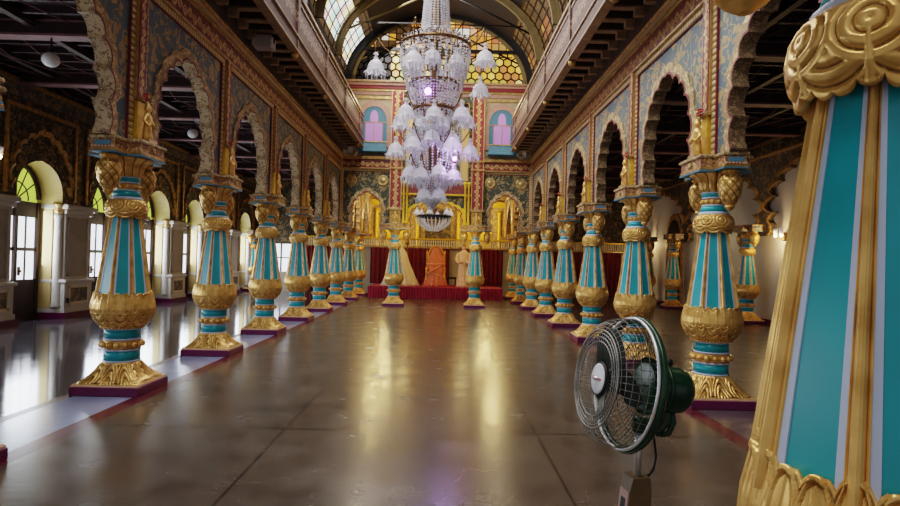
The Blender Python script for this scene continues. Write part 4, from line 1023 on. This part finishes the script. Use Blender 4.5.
# ------------------------------------------------------------------ lamps
def globe(x, y, label):
    t = thing('globe_lamp', label, 'lamp', (x, y, 0), 0, 'white globe lamps of the left aisle')
    m = MB(); m.tube([(0, 0, 5.159), (0, 0, 4.93)], .015, 'iron', 6); m.lathe([(.03, 5.0), (.06, 4.97), (.055, 4.90)], 'iron', 12); obj('rod', m, t)
    m = MB(); m.ball((0, 0, 4.80), .137, 'opal', 20, .9); obj('globe', m, t)
globe(-6.33, 10.144, 'white glass globe lamp under the left aisle ceiling, the larger nearer one'); globe(-6.34, 15.932, 'white glass globe lamp seen through the second arch of the left row, the smaller one')
def sconce(x, y, z, rz, label, pw):
    t = thing('wall_lamp', label, 'lamp', (x, y, z), rz, 'warm wall lamps')
    m = MB(); m.lathe([(.05, -.12), (.07, -.08), (.07, .08), (.05, .12)], 'brass', 12, (0, 0, 0)); obj('backplate', m, t)
    for s in (-1, 1):
        m = MB(); m.tube([(0, -.03, -.02), (s*.06, -.10, -.06), (s*.14, -.16, -.03), (s*.15, -.17, .05)], .012, 'brass', 6); obj('arm', m, t)
        m = MB(); m.lathe([(.03, .05), (.05, .07), (.055, .14), (.065, .22), (.062, .22), (.05, .14), (.03, .07)], 'shade', 14, (s*.15, -.17, 0), caps=False); sh = obj('lamp_shade', m, t)
        m = MB(); m.ball((s*.15, -.17, .02), .042, 'bulb', 10); obj('bulb', m, sh)
    if pw:
        l = bpy.data.lights.new('lamp light', 'POINT'); l.energy = pw; l.color = (1, .68, .32); l.shadow_soft_size = .06
        o = bpy.data.objects.new('lamp_light', l); C.objects.link(o); o.location = Vector((x, y, z-.12))+Matrix.Rotation(rz, 3, 'Z') @ Vector((0, -.32, 0))
sconce(9.86, 16.95, 2.55, -pi/2, 'lit brass wall lamp with two shades on the white right aisle wall', 30)
sconce(9.86, 21.9, 2.75, -pi/2, 'lit wall lamp half hidden behind the first right row column', 18)
sconce(9.86, 27.7, 2.75, -pi/2, 'small lit wall lamp at the far end of the right aisle', 18)
sconce(-8.74, 12.0, 3.45, pi/2, 'unlit glass wall lamp on stucco at the left picture edge', 0)
fl = thing('flood_lamp', 'grey box floodlight fixed beneath the left gallery', 'lamp', (-3.02, 10.84, 5.59))
m = MB(); m.box(-.17, .17, -.15, .15, -.26, -.05, 'cream_d', .02); obj('housing', m, fl); m = MB(); m.tube([(-.18, 0, -.16), (-.18, 0, -.01), (.18, 0, -.01), (.18, 0, -.16)], .014, 'iron', 6); obj('bracket', m, fl)

# ------------------------------------------------------------------ pedestal fan
fan = thing('pedestal_fan', 'green and chrome pedestal fan with wire guard facing left on the nave floor', 'fan', (1.09, 2.75, 0))
ax = Vector((-.970, -.165, .150)).normalized(); FX = Matrix.Translation((0, 0, 1.075)) @ ax.to_track_quat('Z', 'Y').to_matrix().to_4x4()
def fobj(name, m, parent=fan):
    m.V = [tuple(FX @ Vector(v)) for v in m.V]; return obj(name, m, parent)
RG = .288
def circ(r, z, n=64): return [(r*cos(2*pi*i/n), r*sin(2*pi*i/n), z) for i in range(n)]
m = MB(); DZ = .142
for r, z in ((.218, DZ), (.203, DZ+.001), (.186, DZ+.002), (.165, DZ+.001), (.075, DZ-.022)): m.tube(circ(r, z), .0026 if r < .21 else .0042, 'wire', 6, closed=True)
for i in range(5): t = (i+1)/6; a = t*pi/2; m.tube(circ(.215+(RG-.215)*sin(a), DZ*cos(a)), .0014, 'wire', 5, closed=True)
for j in range(56):
    a = 2*pi*j/56; P = [(.072*cos(a), .072*sin(a), DZ-.022), (.165*cos(a), .165*sin(a), DZ)]+[((.215+(RG-.215)*sin(k*pi/12))*cos(a), (.215+(RG-.215)*sin(k*pi/12))*sin(a), DZ*cos(k*pi/12)) for k in range(7)]
    m.tube(P, .0012, 'wire', 4)
fobj('front_guard', m)
m = MB(); m.tube(circ(RG+.004, 0), .0075, 'chrome', 8, closed=True); fobj('guard_rim', m)
m = MB()
for j in range(60):
    a = 2*pi*j/60; m.tube([((.09+(RG-.09)*cos(k*pi/12)**.6 if k < 6 else .09)*cos(a), (.09+(RG-.09)*cos(k*pi/12)**.6 if k < 6 else .09)*sin(a), -.10*sin(k*pi/12)) for k in range(7)], .0017, 'green', 4)
for r, z in ((.27, -.05), (.22, -.075), (.16, -.09)): m.tube(circ(r, z), .002, 'green', 5, closed=True)
m.lathe([(.10, -.095), (.13, -.10), (.13, -.115), (.05, -.115)], 'green', 32)
m.tube([((RG+.008)*cos(a), (RG+.004)*sin(a), -.022) for a in (2*pi*i/48 for i in range(48))], .017, 'green', 6, closed=True); fobj('rear_guard', m)
m = MB(); m.lathe([(.07, DZ-.022), (.072, DZ-.014), (.06, DZ-.008), (.005, DZ-.006)], 'badge', 36); m.lathe([(.076, DZ-.03), (.08, DZ-.022), (.074, DZ-.012), (.07, DZ-.012)], 'iron', 36); bd = fobj('badge', m)
# illegible red lettering: short slanted strokes only
m = MB()
qv = FX.to_3x3().inverted() @ Vector((0, 0, 1)); uv = Vector((qv.x, qv.y, 0)).normalized(); rv = uv.cross(Vector((0, 0, 1)))
for j in range(9):
    b = -.040+j*.010; h = .008 if j in (0, 4) else .0055
    p0 = rv*b-uv*.004; p1 = rv*(b+.003)+uv*h; m.tube([(p0.x, p0.y, DZ-.0055), (p1.x, p1.y, DZ-.0055)], .0017, 'redink', 4)
m.tube([tuple(rv*-.04-uv*.008+Vector((0, 0, DZ-.0055))), tuple(rv*.04-uv*.008+Vector((0, 0, DZ-.0055)))], .0011, 'redink', 4)
fobj('badge_lettering', m, bd)
for j in range(3):
    rows = []
    for i in range(9):
        t = i/8; r = .045+.205*t; w = .045+.10*sin(pi*min(1, t*.8+.12)); row = []
        for k in range(7):
            s_ = k/6-.5; a = 2*pi*j/3+s_*w/r*1.15; row.append((r*cos(a), r*sin(a), .055+s_*.07*(1-.3*t)))
        rows.append(row)
    m = MB(); m.grid(rows, 'blade', False); m.grid([[(x, y, z+.004) for x, y, z in r] for r in rows], 'blade', False); fobj('blade', m)
m = MB(); m.lathe([(.02, -.02), (.055, -.01), (.058, .06), (.045, .085), (.01, .095)], 'blade', 24); m.tube([(0, 0, -.1), (0, 0, .15)], .008, 'chrome', 8); fobj('hub', m)
m = MB(); m.lathe([(.06, -.11), (.095, -.12), (.105, -.16), (.108, -.24), (.10, -.28), (.08, -.305), (.04, -.32), (.005, -.322)], 'green', 36); m.lathe([(.11, -.17), (.114, -.175), (.114, -.185), (.11, -.19)], 'green', 36); mh = fobj('motor_housing', m)
m = MB(); m.lathe([(.010, 0), (.018, .01), (.018, .03), (.006, .035)], 'blackp', 12)
m.V = [(v[0], v[1], v[2]) for v in m.V]; dv = FX.to_3x3() @ Vector((0, 0, -.22)); m.V = [(v[0]+dv.x, v[1]+dv.y, v[2]+dv.z+1.075+.105) for v in m.V]; obj('oscillation_knob', m, mh)
hx = FX.to_3x3() @ Vector((0, 0, -.20)); px_ = FX.to_3x3() @ Vector((0, 0, -.075))
pole = Vector((px_.x, px_.y, 0))
m = MB(); b0 = Vector((hx.x, hx.y, 1.075+hx.z-.09))
m.tube([b0+Vector((0, 0, .03)), b0+Vector((.01, 0, -.06)), b0+Vector((-.03, -.005, -.11)), Vector((pole.x+.03, pole.y, .90)), Vector((pole.x, pole.y, .87))], [.03, .026, .02, .02, .024], 'green', 10); m.tube([b0+Vector((.03, 0, .0)), b0+Vector((.04, -.01, -.06)), b0+Vector((.02, -.01, -.11)), b0+Vector((-.02, -.01, -.12))], [.016, .015, .014, .012], 'green', 8); obj('neck', m, fan)
m = MB(); m.lathe([(.017, .64), (.017, .90)], 'chrome', 16, (pole.x, pole.y, 0)); m.lathe([(.024, .85), (.028, .86), (.028, .90), (.022, .92)], 'green', 16, (pole.x, pole.y, 0)); obj('pole', m, fan)
m = MB(); m.lathe([(.024, .05), (.024, .40)], 'chrome', 16, (pole.x, pole.y, 0)); obj('lower_pole', m, fan)
az = math.atan2(ax.y, ax.x)
cb = link('control_box', None, fan, (pole.x, pole.y, 0), az+pi/2)
m = MB(); w, dpt = .047, .043
V = []
for z, y0, y1 in ((.36, -.085, dpt), (.60, -.06, dpt), (.655, -.045, dpt-.005)):
    V += [(-w, y0, z), (w, y0, z), (w, y1, z), (-w, y1, z)]
F = [(3, 2, 1, 0), (8, 9, 10, 11)]+[(r*4+j, r*4+(j+1) % 4, r*4+4+(j+1) % 4, r*4+4+j) for r in range(2) for j in range(4)]
m.add(V, F, 'tan'); obj('box', m, cb)
m = MB(); m.add([(-w+.008, -.086, .38), (w-.008, -.086, .38), (w-.008, -.064, .595), (-w+.008, -.064, .595), (-w+.008, -.08, .38), (w-.008, -.08, .38), (w-.008, -.055, .595), (-w+.008, -.055, .595)], [(0, 1, 2, 3), (0, 4, 5, 1), (1, 5, 6, 2), (2, 6, 7, 3), (3, 7, 4, 0)], 'pink'); fp = obj('control_panel', m, cb)
m = MB(); m.add([(-.02, -.0835, .42), (.02, -.0835, .42), (.02, -.069, .56), (-.02, -.069, .56), (-.02, -.07, .42), (.02, -.07, .42), (.02, -.06, .56), (-.02, -.06, .56)], [(0, 1, 2, 3), (0, 4, 5, 1), (1, 5, 6, 2), (2, 6, 7, 3), (3, 7, 4, 0)], 'blackp'); obj('switch_slot', m, fp)
m = MB(); m.lathe([(.21, 0), (.215, .015), (.20, .035), (.08, .06), (.03, .08)], 'green', 40, (pole.x, pole.y, 0)); obj('base', m, fan)
m = MB(); p = pole; m.tube([(p.x+.03, p.y, .86), (p.x+.075, p.y+.01, .82), (p.x+.085, p.y+.01, .74), (p.x+.07, p.y, .68), (p.x+.04, p.y, .645)], .006, 'blackp', 8)
m.tube([(p.x+.05, p.y+.03, .44), (p.x+.10, p.y+.05, .40), (p.x+.12, p.y+.1, .2), (p.x+.16, p.y+.2, .012), (p.x+.5, p.y+.5, .010), (p.x+1.0, p.y+.62, .010)], .006, 'blackp', 8); obj('cable', m, fan)

# ------------------------------------------------------------------ light
def area(name, loc, size, sy, energy, col, rot):
    l = bpy.data.lights.new(name, 'AREA'); l.shape = 'RECTANGLE'; l.size = size; l.size_y = sy; l.energy = energy; l.color = col
    o = bpy.data.objects.new(name, l); C.objects.link(o); o.location = loc; o.rotation_euler = rot; return o
for i in range(1, len(YP)-1):
    yc = (YP[i]+YP[i+1])/2
    area('window_daylight', (-9.42, yc, 1.95), 1.3, 2.2, 65, (.80, .88, 1.0), (0, -pi/2, 0))
for i in range(4): area('skylight_daylight', (-1.4, 1.5+i*6, 9.4), 2.2, 5.0, 260, (1, .97, .95), (0, R(-38), 0))
def point(name, loc, e, col, r=.15):
    l = bpy.data.lights.new(name, 'POINT'); l.energy = e; l.color = col; l.shadow_soft_size = r
    o = bpy.data.objects.new(name, l); C.objects.link(o); o.location = loc
for x in (-2.5, 2.5): point('gilt_hall_lamp', (x, 25.5, 4.6), 130, (1, .74, .30))
for x in (-2.5, 2.5): point('gilt_hall_lamp', (x, 30.8, 4.0), 120, (1, .74, .30))
for x in (-1.0, 1.0): point('arch_fill_light', (x, YE-.8, 2.6), 9, (1, .80, .36))  # added warm fill to brighten the front of the yellow arch border
for x in (-2.3, 2.3): point('niche_fill_light', (x, 20.2, 7.0), 35, (1, .80, .5))  # added warm fill on the upper windows, for gold reflections in the floor
W = bpy.data.worlds.new('World'); scn.world = W; W.use_nodes = True
bg = W.node_tree.nodes['Background']; sky = W.node_tree.nodes.new('ShaderNodeTexSky'); sky.sky_type = 'PREETHAM'; sky.turbidity = 6; sky.sun_direction = (-.4, -.5, .76)
mixn = W.node_tree.nodes.new('ShaderNodeMix'); mixn.data_type = 'RGBA'; mixn.inputs[0].default_value = .75; mixn.inputs[7].default_value = (.95, .97, 1, 1)
W.node_tree.links.new(sky.outputs[0], mixn.inputs[6]); W.node_tree.links.new(mixn.outputs[2], bg.inputs[0]); bg.inputs[1].default_value = .3

# ------------------------------------------------------------------ camera
pit, yaw, rol, f = .0152, .0132, .0246, 607.8
fw = Vector((sin(yaw)*cos(pit), cos(yaw)*cos(pit), sin(pit))); rt = Vector((cos(yaw), -sin(yaw), 0)); up = rt.cross(fw)
r2 = rt*cos(rol)+up*sin(rol); u2 = up*cos(rol)-rt*sin(rol)
cam = bpy.data.cameras.new('camera'); cam.lens = f/900*36; cam.sensor_width = 36; cam.clip_end = 200; cam.clip_start = .05
co = bpy.data.objects.new('camera', cam); C.objects.link(co)
co.matrix_world = Matrix(((r2.x, u2.x, -fw.x, .25), (r2.y, u2.y, -fw.y, 0), (r2.z, u2.z, -fw.z, 1.6), (0, 0, 0, 1)))
scn.camera = co
scn.cycles.use_denoising = True
scn.cycles.max_bounces = 8; scn.cycles.transparent_max_bounces = 16
scn.cycles.sample_clamp_indirect = 6
scn.view_settings.view_transform = 'Filmic'; scn.view_settings.look = 'Medium High Contrast'; scn.view_settings.exposure = .3
